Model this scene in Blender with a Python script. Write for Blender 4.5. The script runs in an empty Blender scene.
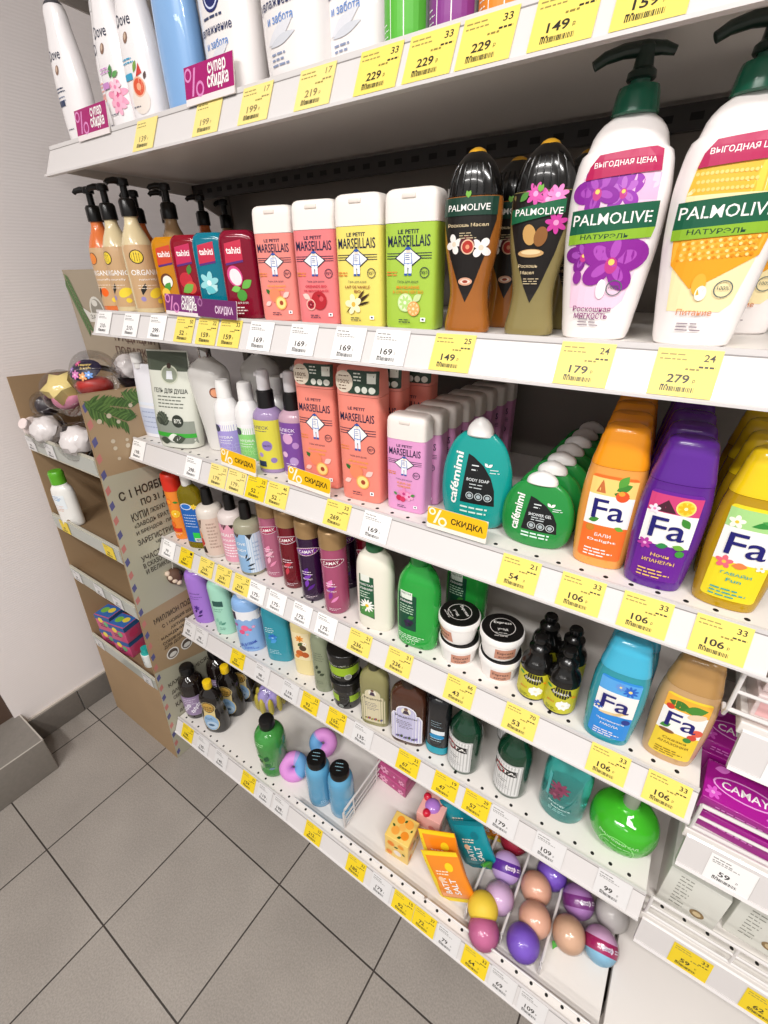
import bpy, bmesh, math, random
from mathutils import Vector, Matrix
random.seed(11)
sc = bpy.context.scene
COL = sc.collection
PI = math.pi

# ------------------------------------------------------------------ materials
def lin(h):
    h = h.lstrip('#')
    out = []
    for i in (0, 2, 4):
        c = int(h[i:i+2], 16)/255
        out.append(c/12.92 if c <= .04045 else ((c+.055)/1.055)**2.4)
    return (*out, 1)
MATS = {}
def M(hexc, rough=.35, metal=0, trans=0, alpha=1, coat=0, noise=0, emit=0):
    k = (hexc, rough, metal, trans, alpha, coat, noise, emit)
    if k in MATS: return MATS[k]
    m = bpy.data.materials.new('plastic_'+hexc.lstrip('#')); m.use_nodes = True
    nt = m.node_tree; b = nt.nodes['Principled BSDF']
    b.inputs['Base Color'].default_value = lin(hexc)
    b.inputs['Roughness'].default_value = rough
    b.inputs['Metallic'].default_value = metal
    b.inputs['Transmission Weight'].default_value = trans
    b.inputs['IOR'].default_value = 1.38 if trans else 1.45
    b.inputs['Alpha'].default_value = alpha
    b.inputs['Coat Weight'].default_value = coat
    if noise:
        tc = nt.nodes.new('ShaderNodeTexCoord'); n = nt.nodes.new('ShaderNodeTexNoise')
        n.inputs['Scale'].default_value = 9; n.inputs['Detail'].default_value = 6
        mx = nt.nodes.new('ShaderNodeMix'); mx.data_type = 'RGBA'
        c = lin(hexc)
        mx.inputs[6].default_value = c
        mx.inputs[7].default_value = (c[0]*(1-noise), c[1]*(1-noise), c[2]*(1-noise), 1)
        nt.links.new(tc.outputs['Object'], n.inputs['Vector'])
        nt.links.new(n.outputs['Fac'], mx.inputs[0])
        nt.links.new(mx.outputs[2], b.inputs['Base Color'])
    MATS[k] = m
    return m
FLAT = {}
def F(hexc):            # printed ink
    return M(hexc, rough=.4)
def film():
    if 'film' in FLAT: return FLAT['film']
    m = bpy.data.materials.new('clear_plastic_film'); m.use_nodes = True
    nt = m.node_tree; nt.nodes.clear()
    o = nt.nodes.new('ShaderNodeOutputMaterial'); t = nt.nodes.new('ShaderNodeBsdfTransparent')
    g = nt.nodes.new('ShaderNodeBsdfGlossy'); g.inputs['Roughness'].default_value = .12
    f = nt.nodes.new('ShaderNodeLayerWeight'); f.inputs['Blend'].default_value = .35
    mm = nt.nodes.new('ShaderNodeMath'); mm.operation = 'MULTIPLY_ADD'; mm.inputs[1].default_value = .38; mm.inputs[2].default_value = .035
    nz = nt.nodes.new('ShaderNodeTexNoise'); nz.inputs['Scale'].default_value = 60
    bp = nt.nodes.new('ShaderNodeBump'); bp.inputs['Strength'].default_value = .5; bp.inputs['Distance'].default_value = .004
    tc = nt.nodes.new('ShaderNodeTexCoord')
    mx = nt.nodes.new('ShaderNodeMixShader')
    L = nt.links.new
    L(tc.outputs['Object'], nz.inputs['Vector']); L(nz.outputs['Fac'], bp.inputs['Height']); L(bp.outputs['Normal'], g.inputs['Normal'])
    L(f.outputs['Fresnel'], mm.inputs[0]); L(mm.outputs[0], mx.inputs[0]); L(t.outputs[0], mx.inputs[1]); L(g.outputs[0], mx.inputs[2]); L(mx.outputs[0], o.inputs[0])
    FLAT['film'] = m
    return m

# ------------------------------------------------------------------ mesh builder
class MB:
    def __init__(s): s.v = []; s.f = []; s.mi = []; s.mats = []
    def m(s, mat):
        if mat not in s.mats: s.mats.append(mat)
        return s.mats.index(mat)
    def add(s, vs, fs, mat, mtx=None):
        k = len(s.v); i = s.m(mat)
        for p in vs:
            p = Vector(p)
            s.v.append(tuple(mtx @ p if mtx else p))
        for f in fs: s.f.append(tuple(j+k for j in f)); s.mi.append(i)
        return s
    def rings(s, rs, mat, caps=(True, True), mtx=None):
        n = len(rs[0]); vs = [p for r in rs for p in r]; fs = []
        for i in range(len(rs)-1):
            for j in range(n):
                a = i*n+j; b = i*n+(j+1) % n
                fs.append((a, b, b+n, a+n))
        if caps[0]: fs.append(tuple(reversed(range(n))))
        if caps[1]: fs.append(tuple(range((len(rs)-1)*n, len(rs)*n)))
        return s.add(vs, fs, mat, mtx)
    def lathe(s, prof, mat, seg=24, o=(0, 0, 0), caps=(True, True), mtx=None):
        return s.rings([[(o[0]+r*math.cos(2*PI*j/seg), o[1]+r*math.sin(2*PI*j/seg), o[2]+z) for j in range(seg)] for r, z in prof], mat, caps, mtx)
    def tube(s, pts, rad, mat, seg=8, closed=False):
        P = [Vector(p) for p in pts]; rs = []
        n = len(P)
        for i, p in enumerate(P):
            if closed: d = P[(i+1) % n]-P[i-1]
            else: d = P[min(i+1, n-1)]-P[max(i-1, 0)]
            d.normalize()
            up = Vector((0, 0, 1)) if abs(d.z) < .9 else Vector((0, 1, 0))
            x = d.cross(up).normalized(); y = x.cross(d)
            r = rad[i] if isinstance(rad, (list, tuple)) else rad
            rs.append([tuple(p+(x*math.cos(2*PI*j/seg)+y*math.sin(2*PI*j/seg))*r) for j in range(seg)])
        if closed: rs.append(rs[0])
        return s.rings(rs, mat, (not closed, not closed))
    def box(s, x0, y0, z0, x1, y1, z1, mat, r=0, mtx=None):
        bm = bmesh.new(); bmesh.ops.create_cube(bm, size=1)
        for v in bm.verts:
            v.co = Vector(((x0+x1)/2+v.co.x*(x1-x0), (y0+y1)/2+v.co.y*(y1-y0), (z0+z1)/2+v.co.z*(z1-z0)))
        if r: bmesh.ops.bevel(bm, geom=bm.edges[:], offset=r, segments=3, profile=.5, affect='EDGES')
        bm.verts.index_update()
        s.add([v.co.copy() for v in bm.verts], [[v.index for v in f.verts] for f in bm.faces], mat, mtx); bm.free()
        return s
    def prism(s, poly, x0, x1, mat):         # polygon in (y,z) pushed along x
        n = len(poly)
        vs = [(x0, y, z) for y, z in poly]+[(x1, y, z) for y, z in poly]
        fs = [(i, i+n, (i+1) % n+n, (i+1) % n) for i in range(n)]+[tuple(range(n)), tuple(reversed(range(n, 2*n)))]
        return s.add(vs, fs, mat)
    def sphere(s, c, r, mat, seg=24, rings=14, sc3=(1, 1, 1), mtx=None):
        prof = [(max(1e-4, math.sin(PI*i/rings))*r, -math.cos(PI*i/rings)*r) for i in range(rings+1)]
        rs = [[(c[0]+q*sc3[0]*math.cos(2*PI*j/seg), c[1]+q*sc3[1]*math.sin(2*PI*j/seg), c[2]+z*sc3[2]) for j in range(seg)] for q, z in prof]
        return s.rings(rs, mat, (True, True), mtx)
    def mesh(s, name, smooth=True, angle=38):
        me = bpy.data.meshes.new(name); me.from_pydata(s.v, [], s.f)
        for m in s.mats: me.materials.append(m)
        me.polygons.foreach_set('material_index', s.mi)
        bm = bmesh.new(); bm.from_mesh(me); bmesh.ops.recalc_face_normals(bm, faces=bm.faces[:]) if getattr(s, 'fix', True) else None
        bm.to_mesh(me); bm.free()
        if smooth:
            me.shade_smooth(); me.set_sharp_from_angle(angle=math.radians(angle))
        me.update()
        return me

# ------------------------------------------------------------------ bottle bodies
def pchip(xs, ys, x):
    n = len(xs)
    h = [xs[i+1]-xs[i] for i in range(n-1)]; d = [(ys[i+1]-ys[i])/h[i] for i in range(n-1)]
    m = [0]*n
    for i in range(1, n-1):
        if d[i-1]*d[i] > 0:
            w1 = 2*h[i]+h[i-1]; w2 = h[i]+2*h[i-1]; m[i] = (w1+w2)/(w1/d[i-1]+w2/d[i])
    m[0], m[-1] = d[0], d[-1]
    i = 0
    while i < n-2 and x > xs[i+1]: i += 1
    t = (x-xs[i])/h[i]
    return ((2*t**3-3*t*t+1)*ys[i]+(t**3-2*t*t+t)*h[i]*m[i]+(-2*t**3+3*t*t)*ys[i+1]+(t**3-t*t)*h[i]*m[i+1])
class Body:
    """Bottle shell: rows (height, half width, half depth) as shares of h, w/2, d/2; superellipse section."""
    def __init__(s, h, w, d, rows, n=2., smooth=True):
        s.h, s.w, s.d, s.n = h, w/2, d/2, n
        rows = [(r[0], r[1], r[2] if len(r) > 2 else r[1]) for r in rows]
        R = []
        if smooth:
            xs = [r[0] for r in rows]
            for i in range(len(rows)-1):
                k = max(1, min(6, int((rows[i+1][0]-rows[i][0])/.02)))
                for j in range(k):
                    x = xs[i]+(xs[i+1]-xs[i])*j/k
                    R.append((x, pchip(xs, [r[1] for r in rows], x), pchip(xs, [r[2] for r in rows], x)))
            R.append(rows[-1])
        else: R = rows
        s.rows = R
    def ab(s, zf):
        R = s.rows
        if zf <= R[0][0]: return R[0][1]*s.w, R[0][2]*s.d
        for i in range(len(R)-1):
            if zf <= R[i+1][0]:
                t = (zf-R[i][0])/(R[i+1][0]-R[i][0])
                return (R[i][1]+(R[i+1][1]-R[i][1])*t)*s.w, (R[i][2]+(R[i+1][2]-R[i][2])*t)*s.d
        return R[-1][1]*s.w, R[-1][2]*s.d
    def ring(s, z, a, b, seg):
        e = 2/s.n; out = []
        for j in range(seg):
            t = 2*PI*(j+.5)/seg; c, q = math.cos(t), math.sin(t)
            out.append((a*math.copysign(abs(c)**e, c), b*math.copysign(abs(q)**e, q), z))
        return out
    def shell(s, mat, z0=0, z1=1, seg=36, grow=0, mb=None):
        mb = mb or MB()
        zs = sorted({z0, z1} | {r[0] for r in s.rows if z0 < r[0] < z1})
        rs = []
        for z in zs:
            a, b = s.ab(z); rs.append(s.ring(z*s.h, a+grow, b+grow, seg))
        return mb.rings(rs, mat)
    def map(s, x, z, off):
        a, b = s.ab(z/s.h); a = max(a, 1e-4); b = max(b, 1e-4); n = s.n
        q = max(-.985, min(.985, x/a)); x = q*a
        y = -b*(1-abs(q)**n)**(1/n)
        nx = math.copysign(abs(q)**(n-1), q)/a; ny = -(abs(y/b)**(n-1))/b
        L = math.hypot(nx, ny) or 1
        return (x+nx/L*off, y+ny/L*off, z)
    curved = True
class Flat:
    """Flat printed face in the local xz plane at y = y0, looking along -y."""
    curved = False
    def __init__(s, w, h, y0=0): s.w, s.h, s.y0 = w/2, h, y0
    def map(s, x, z, off): return (x, s.y0-off, z)

# ------------------------------------------------------------------ printing
TXT = {}
def text2d(t, bold):
    k = (t, bold)
    if k in TXT: return TXT[k]
    c = bpy.data.curves.new('lettering', 'FONT'); c.body = t; c.resolution_u = 2 if len(t) > 3 else 4; c.offset = .012*bold
    o = bpy.data.objects.new('lettering', c); me = o.to_mesh()
    vs = [(v.co.x, v.co.y) for v in me.vertices]; fs = [tuple(p.vertices) for p in me.polygons]
    o.to_mesh_clear(); bpy.data.objects.remove(o); bpy.data.curves.remove(c)
    x0 = min(v[0] for v in vs); x1 = max(v[0] for v in vs); y0 = min(v[1] for v in vs); y1 = max(v[1] for v in vs)
    TXT[k] = ([((x-(x0+x1)/2), (y-(y0+y1)/2)) for x, y in vs], fs, x1-x0, y1-y0)
    return TXT[k]
def rot2(p, a): c, s = math.cos(a), math.sin(a); return (p[0]*c-p[1]*s, p[0]*s+p[1]*c)
def ell(cx, cz, rx, rz, rot=0, k=20):
    return [(cx+q[0], cz+q[1]) for q in (rot2((rx*math.cos(2*PI*i/k), rz*math.sin(2*PI*i/k)), rot) for i in range(k))]
def polys(p, A, H):
    """One print primitive -> list of (verts2d, faces, colour), metres."""
    k = p[0]
    if k == 'r':
        u0, v0, u1, v1, c = p[1:6]; r = (p[6] if len(p) > 6 else 0)*A
        x0, x1, z0, z1 = u0*A, u1*A, v0*H, v1*H
        if not r: return [([(x0, z0), (x1, z0), (x1, z1), (x0, z1)], [(0, 1, 2, 3)], c)]
        P = []
        for cx, cz, a0 in ((x1-r, z1-r, 0), (x0+r, z1-r, .5), (x0+r, z0+r, 1), (x1-r, z0+r, 1.5)):
            for i in range(5): P.append((cx+r*math.cos(PI*(a0+i/8)), cz+r*math.sin(PI*(a0+i/8))))
        return [(P, [tuple(range(len(P)))], c)]
    if k == 'c':
        P = ell(p[1]*A, p[2]*H, p[3]*A, p[3]*A); return [(P, [tuple(range(len(P)))], p[4])]
    if k == 'e':
        P = ell(p[1]*A, p[2]*H, p[3]*A, p[4]*A, p[6] if len(p) > 6 else 0); return [(P, [tuple(range(len(P)))], p[5])]
    if k == 'p':
        P = [(u*A, v*H) for u, v in p[1]]; return [(P, [tuple(range(len(P)))], p[2])]
    if k == 'ring':
        u, v, r, t, c = p[1:6]; a = ell(u*A, v*H, r*A, r*A); b = ell(u*A, v*H, (r-t)*A, (r-t)*A); n = len(a)
        return [(a+b, [(i, (i+1) % n, (i+1) % n+n, i+n) for i in range(n)], c)]
    if k == 't':
        t, u, v, w, c = p[1:6]; hh = p[6] if len(p) > 6 else None; bold = p[7] if len(p) > 7 else 0; rot = p[8] if len(p) > 8 else 0
        vs, fs, tw, th = text2d(t, bold); sx = w*A/tw; sz = hh*A/th if hh else sx
        return [([(u*A+q[0], v*H+q[1]) for q in (rot2((x*sx, y*sz), rot) for x, y in vs)], fs, c)]
    if k == 'l':                           # rows of fine print
        u0, v0, u1, n, dv, c = p[1:7]; th = p[7] if len(p) > 7 else .045
        V = []; Fc = []; rr = random.Random(int((u0+v0*7)*1000)+n)
        for i in range(n):
            x = u0*A; z = (v0-i*dv)*H; e = u1*A-(u1-u0)*A*(rr.random()*.35 if n > 1 else 0)
            while x < e-.0002:
                w = min(e-x, A*(.08+.16*rr.random())); b = len(V)
                V += [(x, z), (x+w, z), (x+w, z+th*A), (x, z+th*A)]; Fc.append((b, b+1, b+2, b+3)); x += w+.04*A
        return [(V, Fc, c)]
    if k == 'bar':
        u0, v0, u1, v1 = p[1:5]; V = []; Fc = []; rr = random.Random(5); x = u0
        while x < u1:
            w = min((u1-u0)*(.010+.028*rr.random()), u1-x); b = len(V)
            V += [(x*A, v0*H), ((x+w)*A, v0*H), ((x+w)*A, v1*H), (x*A, v1*H)]; Fc.append((b, b+1, b+2, b+3)); x += w+(u1-u0)*(.012+.022*rr.random())
        return [(V, Fc, '#222222')]
    if k == 'fl':                          # flower
        u, v, r, c, cc, n = p[1:7]; rot = p[7] if len(p) > 7 else .3; out = []
        for i in range(n):
            a = 2*PI*i/n+rot
            P = ell(u*A+math.cos(a)*r*A*.58, v*H+math.sin(a)*r*A*.58, r*A*.48, r*A*(1.7/n if n > 4 else .38), a, 12); out.append((P, [tuple(range(12))], c))
        P = ell(u*A, v*H, r*A*.26, r*A*.26, 0, 10); out.append((P, [tuple(range(10))], cc))
        return out
    if k == 'lf':                          # leaf
        u, v, L, a, c = p[1:6]; wd = p[6] if len(p) > 6 else .28; P = []
        for i in range(9): t = i/8; P.append((t*L*A, math.sin(PI*t)*L*A*wd))
        for i in range(7, 0, -1): t = i/8; P.append((t*L*A, -math.sin(PI*t)*L*A*wd))
        P = [(u*A+q[0], v*H+q[1]) for q in (rot2(x, a) for x in P)]
        return [(P, [tuple(range(len(P)))], c)]
    raise ValueError(k)
def printed(body, prims, name='label', A=None, H=None, off=.0004, step=.00005, mb=None, mtx=None, x0=0, z0=0):
    A = A or body.w; H = H or body.h
    mb = mb or MB(); layer = 0
    if len(prims) > 28: step = min(step, .0016/len(prims))
    for p in prims:
        for vs, fs, c in polys(p, A, H):
            layer += 1
            vs = [(x+x0, z+z0) for x, z in vs]
            if body.curved:
                bm = bmesh.new(); bv = [bm.verts.new((x, 0, z)) for x, z in vs]
                for f in fs:
                    try: bm.faces.new([bv[i] for i in f])
                    except ValueError: pass
                xs = [v[0] for v in vs]; zs = [v[1] for v in vs]
                nx = int((max(xs)-min(xs))/(body.w*.16)); nz = int((max(zs)-min(zs))/.009)
                for i in range(1, nx+1):
                    q = min(xs)+(max(xs)-min(xs))*i/(nx+1)
                    bmesh.ops.bisect_plane(bm, geom=bm.verts[:]+bm.edges[:]+bm.faces[:], plane_co=(q, 0, 0), plane_no=(1, 0, 0))
                for i in range(1, nz+1):
                    q = min(zs)+(max(zs)-min(zs))*i/(nz+1)
                    bmesh.ops.bisect_plane(bm, geom=bm.verts[:]+bm.edges[:]+bm.faces[:], plane_co=(0, 0, q), plane_no=(0, 0, 1))
                bm.verts.index_update()
                V = [body.map(v.co.x, v.co.z, off+layer*step) for v in bm.verts]; Fc = [[v.index for v in f.verts] for f in bm.faces]
                bm.free()
            else:
                V = [body.map(x, z, off+layer*step) for x, z in vs]; Fc = fs
            mb.add(V, Fc, F(c) if isinstance(c, str) else c, mtx)
    return mb
def lab(body, prims, name='label', **k):
    mb = printed(body, prims, **k); mb.fix = False
    return (name, mb.mesh(name, smooth=False), [])

# ------------------------------------------------------------------ things
BUILD = {}
def link(o): COL.objects.link(o); return o
def tag(o, label=None, cat=None, group=None, kind=None):
    if label: o['label'] = label
    if cat: o['category'] = cat
    if group: o['group'] = group
    if kind: o['kind'] = kind
    return o
def parts(root, plist):
    for nm, me, kids in plist:
        o = link(bpy.data.objects.new(nm, me)); o.parent = root
        parts(o, kids)
def place(key, name, label, cat, loc, rz=0, group=None, rot=None, scale=None):
    """A thing = Empty at its base with its parts; repeats share mesh data."""
    pl = BUILD[key]
    if isinstance(pl, bpy.types.Mesh): o = bpy.data.objects.new(name, pl)
    else: o = bpy.data.objects.new(name, None); o.empty_display_size = .02
    link(o); o.location = loc; o.rotation_euler = rot or (0, 0, math.radians(rz))
    if scale: o.scale = scale
    tag(o, label, cat, group)
    if not isinstance(pl, bpy.types.Mesh): parts(o, pl)
    return o
def solo(name, mb, label=None, cat=None, group=None, kind=None, loc=(0, 0, 0), rot=(0, 0, 0), smooth=True):
    o = link(bpy.data.objects.new(name, mb.mesh(name, smooth))); o.location = loc; o.rotation_euler = rot
    return tag(o, label, cat, group, kind)
def root(name, label, cat, loc=(0, 0, 0), rot=(0, 0, 0), group=None):
    o = link(bpy.data.objects.new(name, None)); o.empty_display_size = .05; o.location = loc; o.rotation_euler = rot
    return tag(o, label, cat, group)
def part(name, mb, parent, smooth=True, label=None):
    o = link(bpy.data.objects.new(name, mb.mesh(name, smooth))); o.parent = parent
    if label: o['label'] = label
    return o
def pump(z, mat, r=.013, col_h=.022, stem=.018, nozzle=.04, ang=180, head=.009, drop=.006, thick=.005):
    mb = MB()
    mb.lathe([(r, z), (r*1.02, z+.001), (r*1.0, z+col_h*.85), (r*.8, z+col_h), (r*.45, z+col_h+.001), (r*.42, z+col_h+stem), (head, z+col_h+stem), (head*1.05, z+col_h+stem+.002), (head, z+col_h+stem+.010), (head*.7, z+col_h+stem+.012)], mat, 20)
    t = z+col_h+stem+.006; a = math.radians(ang); c, s = math.cos(a), math.sin(a)
    mb.tube([(0, 0, t), (c*nozzle*.5, s*nozzle*.5, t+.001), (c*nozzle*.85, s*nozzle*.85, t-.001), (c*nozzle, s*nozzle, t-drop)], [thick, thick*.95, thick*.8, thick*.65], mat, 10)
    return ('pump', mb.mesh('pump'), [])
# ------------------------------------------------------------------ product kinds
NAVY = '#171c40'; WH = '#f6f4f1'; BK = '#161414'
def bottle(key, body, mats, split=None, prims=(), extra=(), seg=36, cap='cap', lower='body'):
    """body shell + cap shell (above split) + printed label + extra parts."""
    out = []
    if split is None: out.append((lower, body.shell(mats[0], 0, body.rows[-1][0], seg).mesh(lower), []))
    else:
        out.append((lower, body.shell(mats[0], 0, split-.001, seg).mesh(lower), []))
        out.append((cap, body.shell(mats[1], split+.002, 1, seg, .0002).mesh(cap), []))
    if prims: out.append(lab(body, prims))
    out += list(extra)
    BUILD[key] = out
def knob_cap(z, r, h, mat, ribs=False, name='cap', top=.9):
    mb = MB()
    mb.lathe([(r*.97, z), (r, z+.001), (r, z+h*.8), (r*top, z+h*.97), (r*top*.9, z+h)], mat, 24)
    return (name, mb.mesh(name), [])
def fig_peach(u, v, s):
    return [('lf', u-.35*s, v+.05*s, .3*s, 2.4, '#2f6b2e'), ('c', u-.12*s, v+.04*s, .3*s, '#ef8a63'), ('c', u+.16*s, v-.03*s, .29*s, '#f6b45d'), ('c', u+.16*s, v-.03*s, .24*s, '#ffdf8c'), ('c', u+.18*s, v-.03*s, .1*s, '#a5452a'), ('lf', u+.3*s, v+.02, .4*s, .6, '#f5cdc4'), ('lf', u-.35*s, v-.02, .35*s, 3.6, '#f5cdc4')]
def fig_pome(u, v, s):
    return [('lf', u-.3*s, v+.03, .4*s, 2.7, '#f5cdc4'), ('c', u+.1*s, v+.015*s, .36*s, '#b5202c'), ('c', u+.22*s, v+.03*s, .1*s, '#d5545c'), ('p', [(u+.02*s, v+.065*s), (u+.2*s, v+.065*s), (u+.11*s, v+.04*s)], '#8c1620'), ('c', u-.3*s, v-.02*s, .22*s, '#e8b7a8'), ('c', u-.3*s, v-.02*s, .17*s, '#c22a3c'), ('fl', u-.3*s, v-.02*s, .14*s, '#7d0f22', '#e0707c', 6)]
def fig_vanilla(u, v, s):
    return [('lf', u-.1*s, v-.01, .75*s, .55, '#3a2416', .07), ('lf', u-.1*s, v, .62*s, .85, '#4a2f1b', .08), ('lf', u-.05*s, v-.02, .6*s, .25, '#33200f', .07), ('fl', u-.2*s, v-.012*s, .36*s, '#fff3c4', '#e9b94a', 5, .5), ('lf', u-.3*s, v-.03, .35*s, 3.9, '#3a2416', .07)]
def fig_citrus(u, v, s):
    return [('lf', u+.2*s, v+.03, .4*s, .6, '#cfe0a0'), ('c', u-.1*s, v+.02*s, .3*s, '#cfe9a8'), ('c', u-.1*s, v+.02*s, .25*s, '#e6f5c9'), ('fl', u-.1*s, v+.02*s, .23*s, '#b9dd83', '#eef8d8', 8), ('c', u+.24*s, v-.025*s, .24*s, '#f0a05a'), ('c', u+.24*s, v-.025*s, .2*s, '#ffd8a0'), ('fl', u+.24*s, v-.025*s, .19*s, '#f6b268', '#ffe4bd', 8)]
def fig_cherry(u, v, s):
    return [('fl', u, v+.02*s, .3*s, '#e88bb8', '#c03c7d', 5), ('fl', u+.28*s, v, .22*s, '#f3a8cc', '#c03c7d', 5, .9), ('c', u-.25*s, v-.03*s, .15*s, '#c3214f'), ('c', u-.05*s, v-.04*s, .14*s, '#d23662'), ('lf', u+.35*s, v+.01, .25*s, .4, '#4a8a44'), ('lf', u-.35*s, v, .22*s, 2.5, '#4a8a44')]
def lpm_prims(fig, flav, fcol, ink=NAVY, dy=0., small=False):
    P = [('t', 'LE PETIT', 0, .715+dy, .80, ink, .12, 1.5), ('t', 'MARSEILLAIS', 0, .652+dy, 1.6, ink, .34, .8)]
    for i in range(3):
        q = .565-i*.018+dy
        P += [('r', -.85, q, -.3, q+.005, ink), ('r', .3, q, .85, q+.005, ink)]
    P += [('p', [(0, .615+dy), (.52, .535+dy), (0, .455+dy), (-.52, .535+dy)], ink), ('p', [(0, .606+dy), (.46, .535+dy), (0, .464+dy), (-.46, .535+dy)], WH)]
    P += [('c', 0, .585+dy, .085, '#f0d9c4'), ('e', 0, .6+dy, .11, .05, '#2e57a8'), ('p', [(-.14, .57+dy), (.14, .57+dy), (.17, .49+dy), (-.17, .49+dy)], '#4c78c8'), ('p', [(-.12, .565+dy), (.12, .565+dy), (.13, .5+dy), (-.13, .5+dy)], WH)]
    for s in (-.08, .08): P += [('r', s-.06, .425+dy, s+.06, .495+dy, '#e9edf6'), ('r', s-.07, .41+dy, s+.05, .425+dy, '#2e57a8')]
    P += [('l', -.1, .55+dy, .1, 3, .014, '#2e57a8', .02), ('l', -.85, .43+dy, -.25, 2, .02, '#e08a3a', .04)]
    P += [('ring', .62, .43+dy, .17, .025, ink), ('t', '95', .58, .43+dy, .14, ink), ('t', '%', .7, .435+dy, .07, ink)]
    P += [('t', 'Гель для душа', 0, .365+dy*.5, .8, ink, .09)]
    for i, (t, w) in enumerate(flav): P.append(('t', t, 0, .325-i*.035+dy*.5, w, fcol, .1, 1))
    P += fig
    P += [('l', -.35, .075, .3, 2, .018, ink, .03), ('r', .52, .07, .7, .1, '#fdfdfd'), ('r', .57, .078, .65, .092, ink)]
    return P
def lpm(key, col, h, w, d, fig, flav, fcol, dy=0., top='#f3ece6', badge=False):
    b = Body(h, w, d, [(0, .9, .85), (.008, .97, .95), (.03, 1, 1), (.78, 1, 1), (.94, .985, .97), (.975, .95, .93), (.992, .87, .85), (1, .78, .75)], n=5.5)
    P = lpm_prims(fig, flav, fcol, dy=dy)
    kids = []
    if badge:
        P += [('r', -.35, .82, .96, .975, '#2e4436', .06), ('c', -.52, .895, .43, '#e9dcc8'), ('t', '100%', -.52, .895, .55, '#6b4a32', .15, 1), ('l', -.75, .93, -.3, 1, .02, '#6b4a32', .04), ('l', -.75, .865, -.3, 2, .022, '#6b4a32', .04),
              ('c', .12, .85, .13, '#e6eadf'), ('c', .43, .85, .13, '#e6eadf'), ('c', .74, .85, .13, '#e6eadf'), ('l', -.05, .95, .4, 3, .022, '#e9efe4', .05), ('r', .55, .895, .88, .96, '#e6eadf')]
    tab = MB().box(-w*.13, -d/2-.0012, h*.93, w*.13, -d/2+.003, h*.965, M('#e9ded6', .4), .0015)
    bottle(key, b, (M(col, .3, coat=.2), M(top, .35)), .775 if not badge else .8, P, [('thumb_tab', tab.mesh('thumb_tab'), [])] if not badge else [])
lpm('lpm_peach', '#ee8e84', .157, .068, .04, fig_peach(0, .2, 1), (('PÊCHE BLANCHE', .95), ('& NECTARINE', .8)), '#f6b03c')
lpm('lpm_pink', '#ea7f82', .157, .070, .04, fig_pome(0, .19, 1), (('GRENADE BIO', 1.), ('DE MÉDITERRANÉE', 1.15)), '#c81e3c')
lpm('lpm_vanilla', '#eedd70', .157, .070, .04, fig_vanilla(0, .2, 1), (('LAIT DE VANILLE', 1.1), ('BIO', .3)), '#8c2f22')
lpm('lpm_green', '#a8ca48', .157, .073, .04, fig_citrus(0, .19, 1), (('MANDARINE', .9), ('& CITRON VERT BIO', 1.2)), '#e8912a')
lpm('lpm_lilac', '#e19ccd', .160, .068, .04, fig_cherry(0, .19, 1), (('FLEUR DE', .7), ('CERISIER', .7)), '#f09a3a', top='#efe6e0')
lpm('lpm_big', '#ee8a7a', .228, .078, .045, fig_peach(0, .2, 1.1), (('PÊCHE BLANCHE', .95), ('& NECTARINE', .8)), '#f6b03c', dy=-.0, badge=True, top='#f08a78')
BUILD['lpm_big'][1][1].materials[0] = M('#ee9082', .3, coat=.2)

# --- pump bottle, white, big front picture
def palm_pump(key, pic, prod, lines, pcol):
    H = .246
    b = Body(H, .092, .055, [(0, .64, .7), (.008, .71, .78), (.1, .80, .86), (.25, .9, .95), (.4, .98, 1), (.52, 1, 1), (.62, .945, .95), (.675, .87, .88), (.688, .78, .80), (.73, .71, .74), (.77, .55, .6), (.795, .36, .45)], n=2.4)
    P = [('p', [(-.60, .13), (.34, .13), (.50, .16), (.70, .34), (.76, .52), (.72, .61), (-.66, .61), (-.74, .52), (-.72, .36)], pcol[0])]
    P += pic
    P += [('p', [(-.66, .59), (.72, .605), (.68, .672), (.55, .682), (-.45, .668), (-.60, .632)], '#b40f52'), ('t', 'ВЫГОДНАЯ ЦЕНА', .04, .636, 1.12, WH, .115, 1, .02)]
    P += [('p', [(-.82, .405), (.82, .425), (.81, .51), (-.82, .49)], '#0f5a3e'), ('t', 'PALMOLIVE', -.02, .458, 1.5, WH, .21, .5, .015), ('p', [(-.81, .37), (.78, .39), (.82, .425), (-.82, .405)], '#8ab52c'), ('t', 'НАТУРЭЛЬ', -.1, .397, .95, '#143d2a', .09, 1)]
    P += [('ring', .28, .21, .16, .02, '#5a6a6a'), ('t', '100%', .28, .213, .2, '#4a5a5a'), ]
    y = .128
    for i, t in enumerate(prod): P.append(('t', t, -.1, y-i*.028, .088*len(t), lines, .12, .3))
    P += [('l', -.35, .085, .15, 3, .012, '#8a7a86', .02)]
    g = M('#0a5a42', .25, coat=.3); dk = M('#12271f', .3, coat=.3)
    col = MB().lathe([(.019, .79*H), (.0205, .795*H), (.0185, .855*H), (.017, .875*H), (.009, .88*H), (.009, .91*H)], g, 24)
    hd = MB().lathe([(.0115, .895*H), (.0125, .90*H), (.0120, .918*H), (.0085, .93*H), (.0075, .962*H), (.0085, .985*H), (.007, .995*H)], dk, 20)
    t = .972*H
    hd.tube([(.024, .005, t-.001), (.014, .003, t+.002), (0, 0, t+.003), (-.018, -.004, t+.0025), (-.032, -.008, t-.001), (-.041, -.010, t-.006)], [.0035, .0050, .0062, .0056, .0050, .0042], dk, 12)
    bottle(key, b, (M('#f4eeec', .28, coat=.3),), None, P, [('pump_collar', col.mesh('pump_collar'), [('pump_head', hd.mesh('pump_head'), [])])], 44)
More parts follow.
